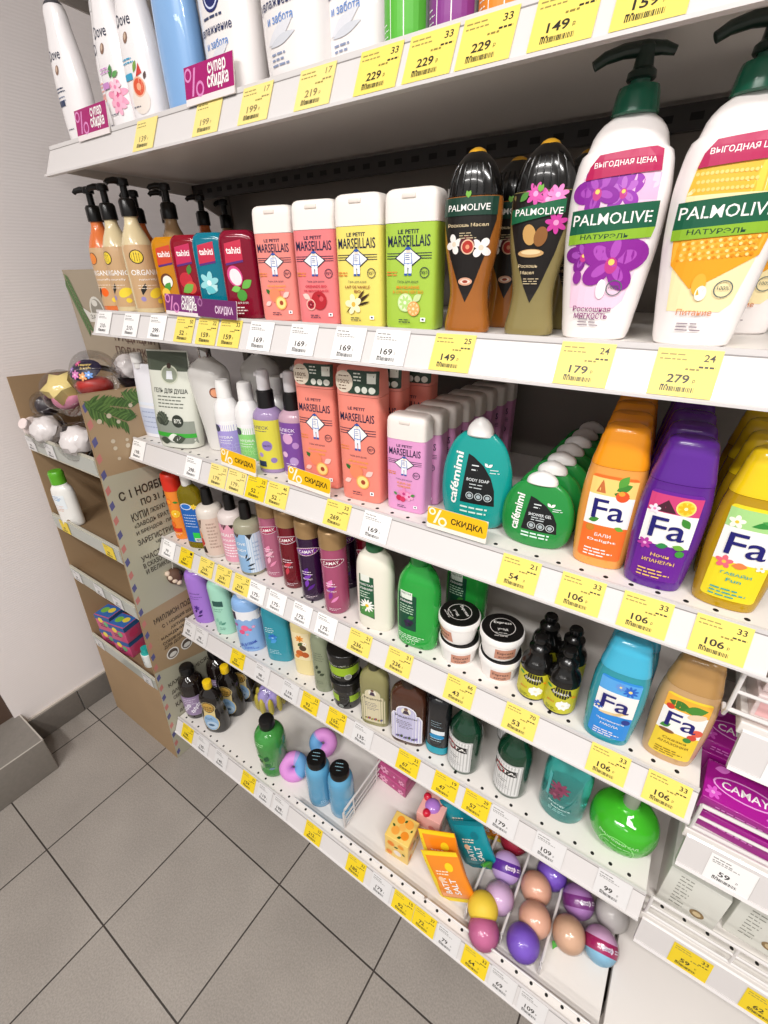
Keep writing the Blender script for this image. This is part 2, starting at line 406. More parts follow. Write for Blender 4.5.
def orchid(u, v, r, c1, c2, k):
    out = []
    for a, l, w in ((.5, 1, .42), (2.64, 1, .42), (1.57, .85, .3), (3.95, .85, .3), (5.47, .85, .3)):
        out.append(('e', u+math.cos(a+k)*r*.55, v+math.sin(a+k)*r*.55*.187, r*l*.58, r*w*1.15, c1, a+k))
        out.append(('e', u+math.cos(a+k)*r*.42, v+math.sin(a+k)*r*.42*.187, r*l*.36, r*w*.5, c2, a+k))
    return out+[('e', u, v-.02*r, r*.2, r*.26, '#c23a8a'), ('c', u, v, r*.1, '#f2d26a')]
orch = [('r', -.70, .515, .75, .60, '#edb9da')]+orchid(.12, .545, .36, '#9a3ab0', '#b867c6', .1)+orchid(-.38, .55, .44, '#8a259c', '#a94bb8', .5)+orchid(-.45, .33, .34, '#7e1f8c', '#a34cb4', .4)+orchid(.14, .305, .62, '#8c1f96', '#b04dba', -.15)+[('e', -.52, .25, .09, .14, '#8c2a96'), ('e', .02, .205, .1, .2, '#fbf2f6')]
palm_pump('palm_orchid', orch, ('Роскошная', 'мягкость'), '#8a2472', ('#f3cfe4',))
honey = [('p', [(-.74, .51), (.75, .51), (.72, .60), (-.66, .60)], '#f0b93a'), ('p', [(.25, .51), (.76, .51), (.72, .60), (.35, .60)], '#f6d04c')]
for i in range(13):
    for j in range(3): honey.append(('c', -.64+i*.075+(j % 2)*.037, .525+j*.024, .030, '#f7d37a'))
honey += [('p', [(-.72, .29), (-.3, .21), (-.1, .225), (.2, .26), (.70, .32), (.78, .395), (-.78, .38)], '#f0a422'), ('p', [(-.72, .30), (.66, .335), (.72, .385), (-.74, .365)], '#f6b53c')]
for i in range(17):
    for j in range(4): honey.append(('c', -.62+i*.074+(j % 2)*.037, .305+j*.018+.02*i/17, .028, ['#e38d12', '#fbd27a', '#e9a024', '#fcdc90'][(i+j) % 4]))
honey += [('e', -.15, .225, .12, .2, '#f2b43c'), ('e', -.08, .195, .1, .14, '#fdf6ea')]
palm_pump('palm_honey', honey, ('Питание',), '#d98a5a', ('#fbe9b4',))

# --- clear gel bottle with black domed cap
def palm_gel(key, liquid, pic, flav):
    H = .186
    b = Body(H, .066, .046, [(0, .76, .8), (.008, .84, .86), (.04, .86, .88), (.14, .76, .8), (.24, .70, .76), (.36, .79, .84), (.52, .95, .96), (.66, 1, 1), (.74, .98, .98), (.77, .955, .96), (.82, .915, .93), (.88, .80, .85), (.93, .62, .70), (.965, .42, .5), (.985, .25, .3), (1, .12, .15)], n=2.3)
    P = [('p', [(-.90, .66), (.90, .66), (.90, .55), (.62, .38), (.26, .22), (.02, .14), (-.24, .22), (-.62, .38), (-.90, .55)], '#17110f')]
    P += pic
    P += [('r', -.90, .575, .90, .66, '#123a2c') if 'fig' in key else ('p', [(-.82, .52), (.75, .565), (.75, .625), (-.82, .585)], '#12603c'), ('lf', -.02, .655, .22, 1.2, '#6fae3a'), ('lf', .0, .655, .22, 1.9, '#6fae3a')]
    P += [('t', 'PALMOLIVE', 0, .612 if 'fig' in key else .572, 1.4, WH, .19, .5)]
    for i, t in enumerate(flav): P.append(('t', t, 0 if 'fig' in key else -.15, (.53 if 'fig' in key else .325)-i*.032, .105*len(t) if len(t) > 8 else .085*len(t), '#e8d2a8', .1, .5))
    P.append(('l', -.25, .49 if 'fig' in key else .26, .35, 3, .013, '#cdbb98', .025))
    def lift(p):
        f = lambda v: .19+(v-.14)*1.09
        if p[0] == 'p': return ('p', [(u, f(v)) for u, v in p[1]], p[2])
        if p[0] == 'r': return ('r', p[1], f(p[2]), p[3], f(p[4]))+tuple(p[5:])
        if p[0] == 't': return ('t', p[1], p[2], f(p[3]))+tuple(p[4:])
        return (p[0], p[1], f(p[2]))+tuple(p[3:])
    P = [lift(p) for p in P]
    tip = MB().lathe([(.011, .955*H), (.011, .975*H), (.008, .995*H), (.004, 1.005*H), (.001, 1.008*H)], M('#e2a92a', .3), 20, mtx=Matrix.Diagonal((1, .8, 1, 1)))
    ribs = MB()
    for k in range(7):
        u = -.75+k*.25
        pts = []
        for z in (.775, .81, .85, .89, .92):
            a, bb = b.ab(z); pts.append(b.map(u*a, z*H, .0004))
        ribs.tube(pts, .0009, M('#050505', .2), 6)
    bottle(key, b, (M(liquid, .07, trans=.55, coat=.4), M('#0b0a0a', .18, coat=.6)), .762, P, [('cap_tip', tip.mesh('cap_tip'), []), ('cap_ribs', ribs.mesh('cap_ribs'), [])], 44)
palm_gel('gel_fig', '#e08a3c', [('fl', -.45, .44, .3, '#f4ece8', '#e6d6c0', 4), ('fl', .5, .42, .32, '#f8f2ee', '#e6d6c0', 4, .9), ('c', .02, .435, .27, '#5c1f2c'), ('c', .05, .425, .23, '#e9c2a4'), ('c', .05, .425, .19, '#b5332a'), ('c', .05, .425, .07, '#e69a76'), ('e', .0, .25, .25, .13, '#d9a58a'), ('e', 0, .25, .18, .07, '#f2ded0'), ('e', 0, .25, .1, .05, '#a0402c')], ('Роскошь Масел',))
palm_gel('gel_argan', '#bfae70', [('fl', .25, .62, .35, '#e86ab8', '#f6b0da', 7), ('fl', -.15, .65, .3, '#d650a6', '#f2a0d2', 7), ('fl', .55, .52, .3, '#c83c9a', '#f09aca', 7), ('fl', .5, .64, .28, '#ee86c6', '#f8c2e2', 7), ('lf', -.6, .62, .35, .8, '#4f8a3a'), ('e', -.2, .47, .2, .3, '#c69a5a', .3), ('e', .15, .46, .2, .28, '#8a5a2c', -.2), ('e', -.1, .385, .4, .12, '#caa06a'), ('e', -.1, .39, .3, .07, '#e9cfa0')], ('Роскошь', 'Масел'))

# --- gel bottle with moulded shoulder cap, two-letter logo
def fa(key, liquid, capc, pic, foot, flav, trans=0., ft=WH):
    H = .191
    b = Body(H, .073, .044, [(0, .78, .8), (.008, .86, .88), (.05, .90, .92), (.2, .95, .97), (.4, 1, 1), (.55, .99, 1), (.68, .93, .96), (.738, .885, .93), (.745, .885, .93), (.80, .83, .88), (.88, .755, .8), (.925, .72, .76), (.935, .69, .73), (.96, .675, .7), (.985, .62, .64), (1, .5, .5)], n=2.6)
    P = [('r', -.70, .075, .70, .69, foot, .12)] + [('r', -.70, .335, .70, .575, WH)] + [(q[0], q[1], q[2]+.02)+tuple(q[3:]) if q[0] in ('c', 'e', 'fl', 'lf') and q[2] > .5 else (('r', -.70, .555, .70, .67, q[5]) if q[0] == 'r' else q) for q in pic]
    P += [('t', 'Fa', .0, .455, 1.0, '#1d1a6e', .74, .6)]
    for i, t in enumerate(flav): P.append(('t', t, 0, .265-i*.045, min(1., .13*len(t)), ft, .13, 1))
    P += [('l', -.5, .145, .5, 3, .024, ft, .05)]
    cm = M(capc, .25, coat=.3) if not trans else M(capc, .2, coat=.4)
    bottle(key, b, (M(liquid, .12, trans=trans*.7, coat=.4) if trans else M(liquid, .25, coat=.4), cm), .741, P, (), 44)
fa('fa_orange', '#eca04a', '#f59a18', [('r', -.66, .53, .66, .62, '#f3d27a'), ('p', [(-.5, .57), (-.2, .57), (-.3, .635), (-.35, .66), (-.4, .635)], '#c9713c'), ('lf', .1, .58, .5, .5, '#3f8a34'), ('lf', .05, .56, .5, -.2, '#2f7a2c'), ('lf', .15, .6, .5, 1.1, '#58a03c'), ('c', .32, .545, .2, '#e2562a'), ('e', .28, .565, .1, .08, '#f6a43a'), ('lf', -.55, .36, .35, .4, '#3f8a34'), ('c', -.45, .31, .14, '#c9862a'), ('lf', .3, .34, .3, -.3, '#6fae3a')], '#f2722a', ('БАЛИ', 'Delight'))
fa('fa_purple', '#5a1f8c', '#5b2391', [('r', -.66, .53, .66, .64, '#d0427a'), ('p', [(-.6, .56), (-.2, .64), (.1, .56)], '#4a2030'), ('c', .3, .585, .26, '#f4e27a'), ('c', .3, .585, .22, '#f8d23c'), ('fl', .3, .585, .2, '#f0b81e', '#fff4b0', 7), ('lf', .3, .52, .4, -.9, '#3f8a34'), ('fl', -.5, .55, .16, '#f2e6f0', '#e88ab8', 5), ('fl', -.5, .33, .2, '#b53ca0', '#f0b0e0', 6), ('lf', -.2, .33, .35, .2, '#2f8a4a'), ('c', .5, .3, .12, '#3f9a3c'), ('lf', .25, .35, .35, -.2, '#6fae3a')], '#6a1f96', ('Ночи', 'ИПАНЕМЫ'), .0, '#f0c46a')
fa('fa_yellow', '#d9ac1a', '#f0cc16', [('r', -.66, .53, .66, .63, '#a8d88a'), ('lf', -.1, .56, .7, .35, '#2f8a3a', .15), ('lf', .1, .6, .6, -.1, '#4aa04a', .15), ('fl', -.45, .57, .2, '#fbf6e6', '#f2c83c', 5), ('fl', -.4, .33, .22, '#ee6a7a', '#f8c24a', 5), ('lf', -.2, .32, .4, .1, '#e8844a'), ('fl', .5, .34, .14, '#fbf6e6', '#f2c83c', 5)], '#f0dc28', ('ГАВАЙИ', 'Fun'), .45, '#3aa6a0')
fa('fa_blue', '#3cb6c8', '#45b4d6', [('r', -.66, .53, .66, .64, '#5aa8e8'), ('fl', .35, .59, .26, '#2a66c8', '#f4dc8a', 9), ('fl', .0, .61, .18, '#6a9ae0', '#f4dc8a', 8), ('fl', -.55, .39, .18, '#2a66c8', '#f4dc8a', 8), ('e', -.1, .345, .4, .07, '#e9d0a0', .15), ('e', .25, .37, .3, .06, '#e3c48c', .5), ('c', .5, .3, .14, '#2a3a8c')], '#2f8ee0', ('Чувственность', 'МАСЛА'), .5)
fa('fa_tan', '#c7a070', '#b98f56', [('r', -.66, .53, .66, .63, '#f3b23c'), ('lf', -.6, .6, .75, -.2, '#3f7a2c'), ('lf', -.1, .56, .75, .35, '#4a8a34'), ('c', -.5, .55, .13, '#d2402a'), ('e', .36, .53, .3, .15, '#ead0ae', .4), ('c', .55, .40, .18, '#e2604a'), ('c', .45, .345, .15, '#d24a3a'), ('lf', -.6, .36, .4, .7, '#3f8a34'), ('e', -.35, .335, .25, .1, '#8a5a34'), ('c', .35, .31, .13, '#3f8a3c')], '#f2d23a', ('Сказка', 'АМАЗОНКИ'), 0, '#8a6a1a')

# --- flat pouch bottle with white clip cap
def pouch(key, col, h, w, d, capw, text):
    b = Body(h, w, d, [(0, .55, .75), (.006, .66, .85), (.05, .82, .95), (.18, .96, 1), (.34, 1, 1), (.52, .965, .9), (.68, .84, .75), (.80, .65, .6), (.865, .44, .5)], n=2.1)
    t = 1-.865
    P = [('p', [(-.34, .25), (.62, .25), (.58, .4), (.46, .51), (.24, .61), (-.05, .68), (-.2, .70), (-.26, .52)], '#16181a'), ('t', 'cafémimi', -.52, .46, .98*h/w, WH, .24, 2., PI/2-.08)]
    P += [('t', text, .12, .475, .62, '#e8eef0', .085, .5), ('l', -.08, .60, .12, 2, .04, '#dfe7e8', .03), ('l', -.1, .43, .42, 2, .03, '#c9d2d4', .025)]
    for i in range(3): P += [('ring', -.07+i*.25, .325, .11, .018, '#cfd8da'), ('c', -.07+i*.25, .325, .06, '#aab6ba')]
    P += [('lf', .36, .605, .14, .7, WH), ('lf', .36, .605, .14, 2.3, WH), ('l', .42, .58, .72, 2, .025, '#dfeeea', .02), ('l', -.32, .20, .5, 2, .045, '#d8f0e6', .05)]
    cap = Body(h, capw*w, d*.8, [(.85, 1, .9), (.862, 1, 1), (.9, .95, .9), (.945, .76, .75), (.98, .46, .55), (1, .12, .3)], n=2.2)
    cp = cap.shell(M('#eceae8', .3), .85, 1)
    bottle(key, b, (M(col, .25, coat=.4),), None, P, [('cap', cp.mesh('cap'), [])], 40)
pouch('pouch_teal', '#119a93', .170, .108, .036, .36, 'BODY SOAP')
pouch('pouch_green', '#1f8a3c', .112, .100, .032, .42, 'SHOWER GEL')

# --- square tropical shower gels
def tahiti(key, col, capc, pic, tagc):
    h = .13
    pic = [(q[0], q[1], q[2], q[3]*1.35)+((q[4]*1.35,) if q[0] == 'e' else (q[4],))+tuple(q[5:]) for q in pic]
    b = Body(h, .065, .036, [(0, .9, .88), (.01, .98, .96), (.04, 1, 1), (.82, 1, 1), (.90, .97, .97), (.96, .87, .88), (1, .68, .7)], n=4)
    P = [('p', [(-.62, .64), (.36, .68), (.36, .9), (-.55, .86)], tagc), ('t', 'tahiti', -.1, .785, .8, WH, .3, 2), ('p', [(-.60, .62), (.36, .655), (.36, .68), (-.60, .645)], '#5a2a7a')] + pic + [('l', -.6, .13, .3, 3, .035, '#f4ecec', .05), ('t', 'ГЕЛЬ ДЛЯ ДУША', -.1, .19, .9, WH, .1, .5)]
    bottle(key, b, (M(col, .12, trans=.35, coat=.3),), None, P)
tahiti('tah_yellow', '#f0a012', '#c9352a', [('c', -.25, .44, .3, '#6a3a1e'), ('c', -.2, .43, .24, '#fbf6ea'), ('lf', -.5, .3, .5, .8, '#4a9a3a'), ('c', -.45, .28, .2, '#f3c84a')], '#d2452c')
tahiti('tah_red', '#a8122c', '#7a0a1c', [('c', -.2, .45, .3, '#c8283a'), ('c', .05, .36, .24, '#d84a3a'), ('lf', -.5, .3, .6, .5, '#7ab64a'), ('lf', 0, .52, .4, 1.2, '#4a8a34')], '#c8285a')
tahiti('tah_blue', '#0a8ca6', '#0a6a80', [('fl', -.2, .42, .4, '#9adce0', '#e8f8f6', 6), ('lf', -.3, .3, .5, .6, '#bfeaea'), ('lf', -.5, .36, .5, -.3, '#6ac8d0')], '#c82a4a')
tahiti('tah_pink', '#9a0f34', '#6a0a24', [('e', -.2, .5, .3, .36, '#d84a8a', .4), ('e', -.17, .49, .23, .29, '#f3e6ea', .4), ('lf', .1, .36, .5, .6, '#6ab64a'), ('c', .05, .28, .2, '#4a9a3a'), ('lf', -.5, .34, .4, .2, '#7ac85a')], '#c82a4a')

# --- slender pump bottles with kraft labels
def organic(key, col, pic):
    h = .165
    b = Body(h, .057, .057, [(0, .9), (.01, .98), (.03, 1), (.60, 1), (.70, .95), (.82, .74), (.91, .50), (.96, .42), (1, .40)])
    P = [('r', -.92, .06, .92, .72, '#c9a57c')] + pic + [('t', 'ORGANIC', .05, .44, 1.7, WH, .34, 1.2), ('t', 'naturally', .1, .365, 1.1, WH, .17, .3), ('l', -.6, .3, .6, 2, .03, '#efe2cf', .04), ('c', .55, .13, .16, '#f2d23c')]
    bottle(key, b, (M(col, .2, trans=.2, coat=.3),), None, P, [pump(.165, M('#100f0f', .3), .0145, .028, .020, .030, 195, .010, .005, .0058)])
organic('org_orange', '#f08246', [('c', -.3, .60, .40, '#3a2416'), ('c', -.3, .60, .35, '#e8883c'), ('c', .0, .22, .3, '#f0681e'), ('p', [(-.6, .2), (-.3, .3), (-.25, .24), (-.55, .14)], BK)])
organic('org_cream', '#efdcb0', [('c', -.3, .60, .42, '#3a2a16'), ('c', -.3, .60, .36, '#f0d23c'), ('e', .4, .22, .45, .28, '#f3d73c', .5), ('p', [(-.5, .26), (-.15, .33), (-.1, .27), (-.45, .2)], BK), ('c', -.45, .16, .15, '#9a8ac0')])
organic('org_tan', '#c9a57c', [('c', -.3, .6, .3, '#3a2a16')])

# --- shelf C left part
def stand_pouch():
    b = Body(.17, .10, .05, [(0, .86, .9), (.01, .95, 1), (.3, 1, .95), (.6, .98, .7), (.85, .95, .35), (.97, .92, .12), (1, .92, .08)], n=2.6)
    P = [('r', -.8, .06, .8, .42, '#c4cbe0', .05), ('l', -.6, .36, .6, 4, .07, '#9aa4c4', .05), ('r', -.8, .46, .8, .5, '#e2e6f2')]
    sp = MB().lathe([(.009, .16), (.009, .172), (.0125, .173), (.0125, .192), (.011, .194)], M('#f2f0ee', .35), 18, o=(-.028, 0, 0))
    bottle('white_pouch', b, (M('#e9e8ee', .3, coat=.3),), None, P, [('spout_cap', sp.mesh('spout_cap'), [])], 36, lower='pouch')
    b = Body(.21, .116, .06, [(0, .80, .85), (.01, .9, 1), (.3, 1, .9), (.6, 1, .6), (.85, .98, .25), (.97, .96, .08), (1, .96, .05)], n=2.5)
    P = [('r', -.93, .80, .93, .985, '#4e5648'), ('e', .12, .765, .4, .34, '#c9ccb8'), ('e', .12, .765, .35, .29, '#8f9684'), ('c', .12, .85, .1, '#3a2a22'), ('p', [(-.02, .72), (.0, .80), (.24, .80), (.28, .72)], '#dfe2e6'),
         ('t', 'ГЕЛЬ ДЛЯ ДУША', .1, .6, 1.5, '#2f332c', .2, 1), ('l', -.5, .54, .75, 4, .035, '#6a6e64', .04), ('r', -.93, .06, .93, .30, '#8f958a')]
    for i in range(9): P.append(('lf', -.5+.03*i, .26, .5, .3+i*.3, '#5c6456' if i % 2 else '#3c443a'))
    P += [('c', .35, .3, .24, '#2f342c'), ('t', '87%', .35, .3, .3, '#e9ece2', .16, 1), ('r', -.93, .125, .93, .17, '#3aa838'), ('lf', -.2, .11, .6, .1, '#e6e8e0'), ('lf', .0, .09, .6, .2, '#444c40'), ('lf', -.6, .09, .5, -.1, '#444c40')]
    bottle('green_pouch', b, (M('#d9dbcf', .25, coat=.4),), None, P, (), 36, lower='pouch')
stand_pouch()
b = Body(.2, .098, .058, [(0, .48, .7), (.01, .56, .8), (.2, .62, .9), (.5, .82, 1), (.72, .98, 1), (.82, 1, 1), (.9, .86, .85), (.96, .5, .55), (1, .26, .45)], n=2.3)
bottle('pear', b, (M('#e6e3df', .2, coat=.4, trans=.1),), None, [('ring', .62, .66, .22, .05, '#8a4a2a'), ('c', .62, .66, .16, '#e8a07a')], [pump(.199, M('#b9b6b2', .15, metal=1), .013, .022, .004, .03, 200, .0105, .005)])
def spray(key, col, col2):
    b = Body(.130, .054, .054, [(0, .88), (.01, .97), (.03, 1), (.74, 1), (.85, .92), (.94, .72), (1, .52)])
    P = [('r', -.97, .06, .97, .60, col), ('r', -.3, .50, .97, .66, '#f2f0f2', .1), ('c', -.6, .54, .28, '#2a2c3a'), ('c', -.6, .54, .2, '#4a4e66'), ('t', 'HYDRA', .0, .40, 1.1, WH, .2, .5), ('l', -.6, .34, .7, 2, .04, WH, .05)]
    for i in range(8): P.append(('ring', -.7+i*.2, .2+.06*(i % 2), .16, .03, col2))
    cp = MB().lathe([(.0135, .129), (.0152, .130), (.0148, .156), (.0135, .163), (.011, .165)], M('#f0eeec', .35), 20)
    bottle(key, b, (M('#f0eeee', .25, coat=.3),), None, P, [('cap', cp.mesh('cap'), [])])
spray('spray_lilac', '#a99bdc', '#c9bfee'); spray('spray_green', '#8fd67c', '#bdeaa6')
def soapy(key, liq, labc, inkc, dots):
    b = Body(.128, .058, .05, [(0, .9), (.01, .98), (.04, 1), (.86, 1), (.93, .9), (1, .6)], n=2.2)
    P = [('r', -.96, .07, .96, .84, labc), ('t', 'БЛЕСК', -.2, .73, 1.1, inkc, .22, 1), ('l', -.7, .67, .2, 1, .03, inkc, .05)] + dots
    blk = MB().lathe([(.0150, .127), (.0165, .128), (.0160, .158), (.0135, .161)], M('#141214', .35), 20)
    top = MB().lathe([(.0118, .160), (.0122, .162), (.0118, .190), (.0100, .196), (.008, .197)], M('#d9d6d9', .3), 18).box(-.016, -.006, .184, .0, .006, .193, M('#d9d6d9', .3), .003)
    bottle(key, b, (M(liq, .15, trans=.3, coat=.4),), None, P, [('pump_collar', blk.mesh('pump_collar'), [('pump_head', top.mesh('pump_head'), [])])])
soapy('soap_yellow', '#b9a0d0', '#d9d24a', '#4a3a6a', [('c', .1, .45, .36, '#8f7ab8'), ('c', -.4, .3, .16, '#a58fc8'), ('c', .45, .22, .2, '#8f7ab8'), ('t', 'мыло', .1, .45, .5, '#3a2a5a', .14), ('r', -.7, .11, -.1, .2, '#2a3a5a')])
soapy('soap_purple', '#e0b8cc', '#7a4a9c', '#f0e6f4', [('c', -.2, .6, .36, '#d9a8cf'), ('c', .3, .5, .22, '#b78ac8'), ('c', .1, .25, .3, '#b99ad0'), ('c', -.5, .35, .2, '#e2b8d8'), ('l', -.5, .2, .5, 2, .04, '#f0e6f4', .04)])

# --- shelf D
def cylb(key, h, w, d, rows, mats, split, P, extra=(), n=2.):
    bottle(key, Body(h, w, d, rows, n), mats, split, P, extra)
ST = [(0, .88), (.01, .97), (.03, 1), (.74, 1), (.80, .97), (.84, .9)]
cylb('orange', .188, .048, .048, [(0, .9), (.008, .98), (.03, 1), (.75, 1), (.755, 1), (.76, 1.04), (.95, 1.04), (.985, .98), (1, .85)], (M('#f08a2a', .2, coat=.4), M('#d8301e', .35)), .757,
     [('c', -.35, .6, .34, '#e8542a'), ('c', -.3, .6, .26, '#f6a02c'), ('lf', .15, .6, .5, -.2, '#3f8a2c'), ('c', .15, .42, .5, '#e8a21e'), ('c', .15, .42, .44, '#fbd84a'), ('fl', .15, .42, .42, '#f6bc24', '#fdf0a0', 9), ('c', -.5, .24, .34, '#ee6a24'), ('r', -.7, .13, .4, .19, '#d83a1e', .05), ('l', -.6, .10, .4, 2, .02, '#fff2d8', .04)])
cylb('olive', .205, .060, .034, [(0, .85, .9), (.01, .95, 1), (.05, 1, 1), (.70, 1, 1), (.78, .92, .95), (.84, .6, .7), (.87, .42, .6)], (M('#b9a41e', .08, trans=.65),), None,
     [('r', -.8, .1, .8, .62, '#1f62b4', .2), ('e', -.2, .60, .5, .3, '#e9eef6'), ('e', -.2, .6, .42, .24, '#2a72c8'), ('l', -.6, .48, .6, 5, .04, '#dfeaf8', .05), ('fl', .5, .6, .25, '#f3d23c', '#e8a01e', 6), ('r', -.1, .12, .5, .24, '#2ec848'), ('r', .0, .11, .7, .16, '#f4f4f2'), ('bar', .05, .115, .65, .155)], [knob_cap(.176, .012, .03, M('#f2f0ec', .35))], 2.8)
def lotion(key, liq, labc, ink, deco, clear=.5, capc='#121010'):
    b = Body(.142, .064, .064, [(0, .86), (.01, .95), (.03, 1), (.86, 1), (.93, .93), (.975, .72), (1, .36)])
    P = [('r', -.96, .07, .96, .80, labc)] + deco
    cp = MB().lathe([(.0115, .141), (.0135, .142), (.0130, .168), (.0115, .176), (.0105, .182)], M(capc, .35), 20)
    bottle(key, b, (M(liq, .1, trans=clear, coat=.3),), None, P, [('cap', cp.mesh('cap'), [])])
lotion('lot_beige', '#e9e0d6', '#d9c3b4', BK, [('p', [(-.9, .5), (-.5, .62), (-.3, .78), (-.75, .74)], '#3a2018'), ('p', [(-.8, .35), (-.45, .45), (-.6, .55), (-.9, .48)], '#e08a3a'), ('p', [(-.75, .2), (-.4, .3), (-.5, .42), (-.85, .34)], '#c8322a'), ('p', [(-.7, .09), (-.3, .12), (-.45, .25), (-.8, .2)], '#2a1814'), ('l', .0, .68, .8, 8, .065, '#b39a8c', .14)], .1)
lotion('lot_pink', '#e9dcd8', '#e6a2b6', BK, [('p', [(-.6, .8), (-.3, .7), (0, .8)], '#2a1814'), ('p', [(.1, .8), (.3, .72), (.5, .8)], '#2a1814'), ('t', 'BEAUTY', .0, .6, 1.3, WH, .26, 1), ('t', 'BOUNCE', .0, .5, 1.2, WH, .2, 1), ('l', -.6, .4, .6, 5, .055, '#fbeef2', .1)], .1)
lotion('lot_blue', '#d6d2b4', '#8fb6dc', BK, [('r', .15, .07, .96, .8, '#d5e3f0'), ('p', [(-.9, .8), (-.5, .72), (-.3, .8)], '#5a3a1e'), ('p', [(.15, .8), (.4, .7), (.62, .8)], '#2a2420'), ('t', 'LOVE', -.35, .62, .85, WH, .2, 1), ('t', 'BODY', -.35, .5, .85, WH, .2, 1), ('t', 'WASH', -.35, .38, .85, WH, .2, 1), ('lf', -.1, .34, .5, 1.2, '#1a2430', .12), ('lf', -.1, .3, .55, .7, '#1a2430', .12), ('lf', -.05, .2, .6, .4, '#1a2430', .12), ('lf', -.05, .14, .5, .1, '#1a2430', .12), ('l', .5, .62, .9, 5, .08, '#a9c2da', .12)], .5)
def camay(key, liq, ink, sw, glow):
    b = Body(.196, .054, .054, [(0, .86), (.006, .95), (.02, 1), (.80, 1), (.808, 1), (.812, 1.02), (.96, 1.02), (.99, .97), (1, .9)])
    P = [('e', .0, .66, .90, .36, '#f0dfe6', .12), ('e', .0, .66, .86, .32, '#8a1030', .12), ('e', .0, .66, .80, .27, ink, .12), ('t', 'CAMAY', .0, .66, 1.2, WH, .28, 1.2, .12), ('lf', -.4, .35, .9, 1.1, glow, .22), ('lf', -.5, .3, .9, .6, sw, .18), ('lf', -.3, .2, .8, 1.3, sw, .2), ('lf', -.2, .16, .9, .8, glow, .14), ('l', -.5, .4, .5, 2, .03, '#fbeaf2', .06), ('t', 'SECRET', -.1, .31, .8, '#fbeaf2', .14), ('l', -.4, .08, .5, 2, .02, '#fbeaf2', .04)]
    bottle(key, b, (M(liq, .1, trans=.4, coat=.5), M('#a5845a', .3, metal=.25)), .81, P)
camay('cam_rose', '#d97a9c', '#b8285c', '#f0b0c8', '#e890b4')
camay('cam_red', '#8a1026', '#8a1030', '#c83a4a', '#6a0a1c')
camay('cam_violet', '#3a1246', '#6a2a9c', '#7a3ab4', '#5a1f8c')
camay('cam_pink', '#d0628c', '#8a1648', '#8a2a96', '#e88ac0')
cylb('daisy', .189, .076, .042, [(0, .80, .82), (.008, .9, .92), (.04, .96, 1), (.3, 1, 1), (.6, 1, 1), (.78, .96, .98), (.88, .82, .86), (.95, .52, .6), (.96, .5, .6)], (M('#eeeadb', .2, coat=.4),), None,
     [('p', [(-.75, .20), (.12, .16), (.12, .68), (-.68, .70)], '#22583a'), ('r', -.6, .62, -.1, .70, '#e9ece2'), ('t', 'ЧИСТАЯ', -.3, .58, .75, WH, .13, 1), ('t', 'ЛИНИЯ', -.3, .53, .7, WH, .13, 1), ('l', -.65, .48, .0, 3, .03, '#d8ead8', .05), ('r', -.7, .18, .1, .3, '#4a8a44'), ('fl', -.28, .32, .4, '#fbfaf4', '#f2c41e', 12), ('lf', -.55, .26, .35, .8, '#6aa84a')], [('cap', MB().lathe([(.016, .181), (.0165, .182), (.0165, .192), (.014, .194)], M('#2f6a44', .35), 20).mesh('cap'), [])], 2.6)
cylb('greengel', .197, .082, .048, [(0, .80, .82), (.008, .9, .92), (.05, .97, 1), (.4, 1, 1), (.6, .985, 1), (.74, .9, .95), (.83, .72, .8), (.9, .5, .6), (.93, .45, .6)], (M('#3cd858', .06, trans=.5, coat=.4),), None,
     [('r', -.8, .22, .1, .63, '#0e4a34', .05), ('r', -.68, .58, -.1, .66, '#e9f2e6'), ('t', 'ЧИСТАЯ', -.4, .64, .5, '#1a4a2a', .1, 1), ('t', 'ЛИНИЯ', -.4, .55, .6, WH, .12, 1), ('l', -.7, .5, .0, 4, .028, '#bfe0c4', .05), ('c', -.4, .31, .1, '#2a1a3a'), ('c', -.28, .33, .1, '#35224a'), ('c', -.2, .29, .1, '#1f142c'), ('c', -.34, .275, .1, '#2f1f40'), ('c', -.12, .32, .1, '#2a1a3a'), ('lf', -.3, .36, .35, .5, '#3a8a34'), ('l', -.75, .15, .5, 3, .022, '#d6f6d8', .045), ('ring', -.55, .08, .1, .02, '#cff2d0'), ('ring', -.28, .08, .1, .02, '#cff2d0'), ('ring', -.01, .08, .1, .02, '#cff2d0')], [('cap', MB().lathe([(.016, .183), (.0165, .184), (.0165, .2), (.014, .202)], M('#1f8a3a', .35), 20).mesh('cap'), [])], 2.6)
def tub():
    b = Body(.054, .074, .074, [(0, .74), (.02, .80), (.05, .81), (.70, .93), (.71, .93)], 2)
    P = [('r', -.28, .12, .62, .55, '#c98f78'), ('t', 'Express', .17, .39, .7, '#3a2018', .2, 1), ('t', 'scrub', .17, .24, .55, '#3a2018', .15, 1)]
    lid = MB().lathe([(.0352, .036), (.0372, .0365), (.0372, .046), (.0358, .0485)], M('#f2efec', .35), 36)
    ins = MB().lathe([(.0352, .0484), (.0345, .0502), (.001, .0504)], M('#141212', .35), 36, caps=(True, True))
    top = printed(Flat(.06, .06), [('ring', 0, 0, .62, .03, '#d8d4d0'), ('t', 'Express', 0, .15, .85, '#e9e6e2', .22, 1), ('t', 'уход', 0, -.12, .5, '#e9e6e2', .16, 1), ('l', -.4, -.28, .4, 2, .12, '#bab6b2', .05)], A=.0345, H=.06, mtx=Matrix.Translation((0, 0, .0504)) @ Matrix.Rotation(-PI/2, 4, 'X'))
    top.fix = False
    BUILD['tub'] = [('body', b.shell(M('#f2efec', .35), 0, .71).mesh('body'), []), lab(b, P, A=.037), ('lid', lid.mesh('lid'), [('lid_label', ins.mesh('lid_label'), []), ('lid_print', top.mesh('lid_print', False), [])])]
tub()
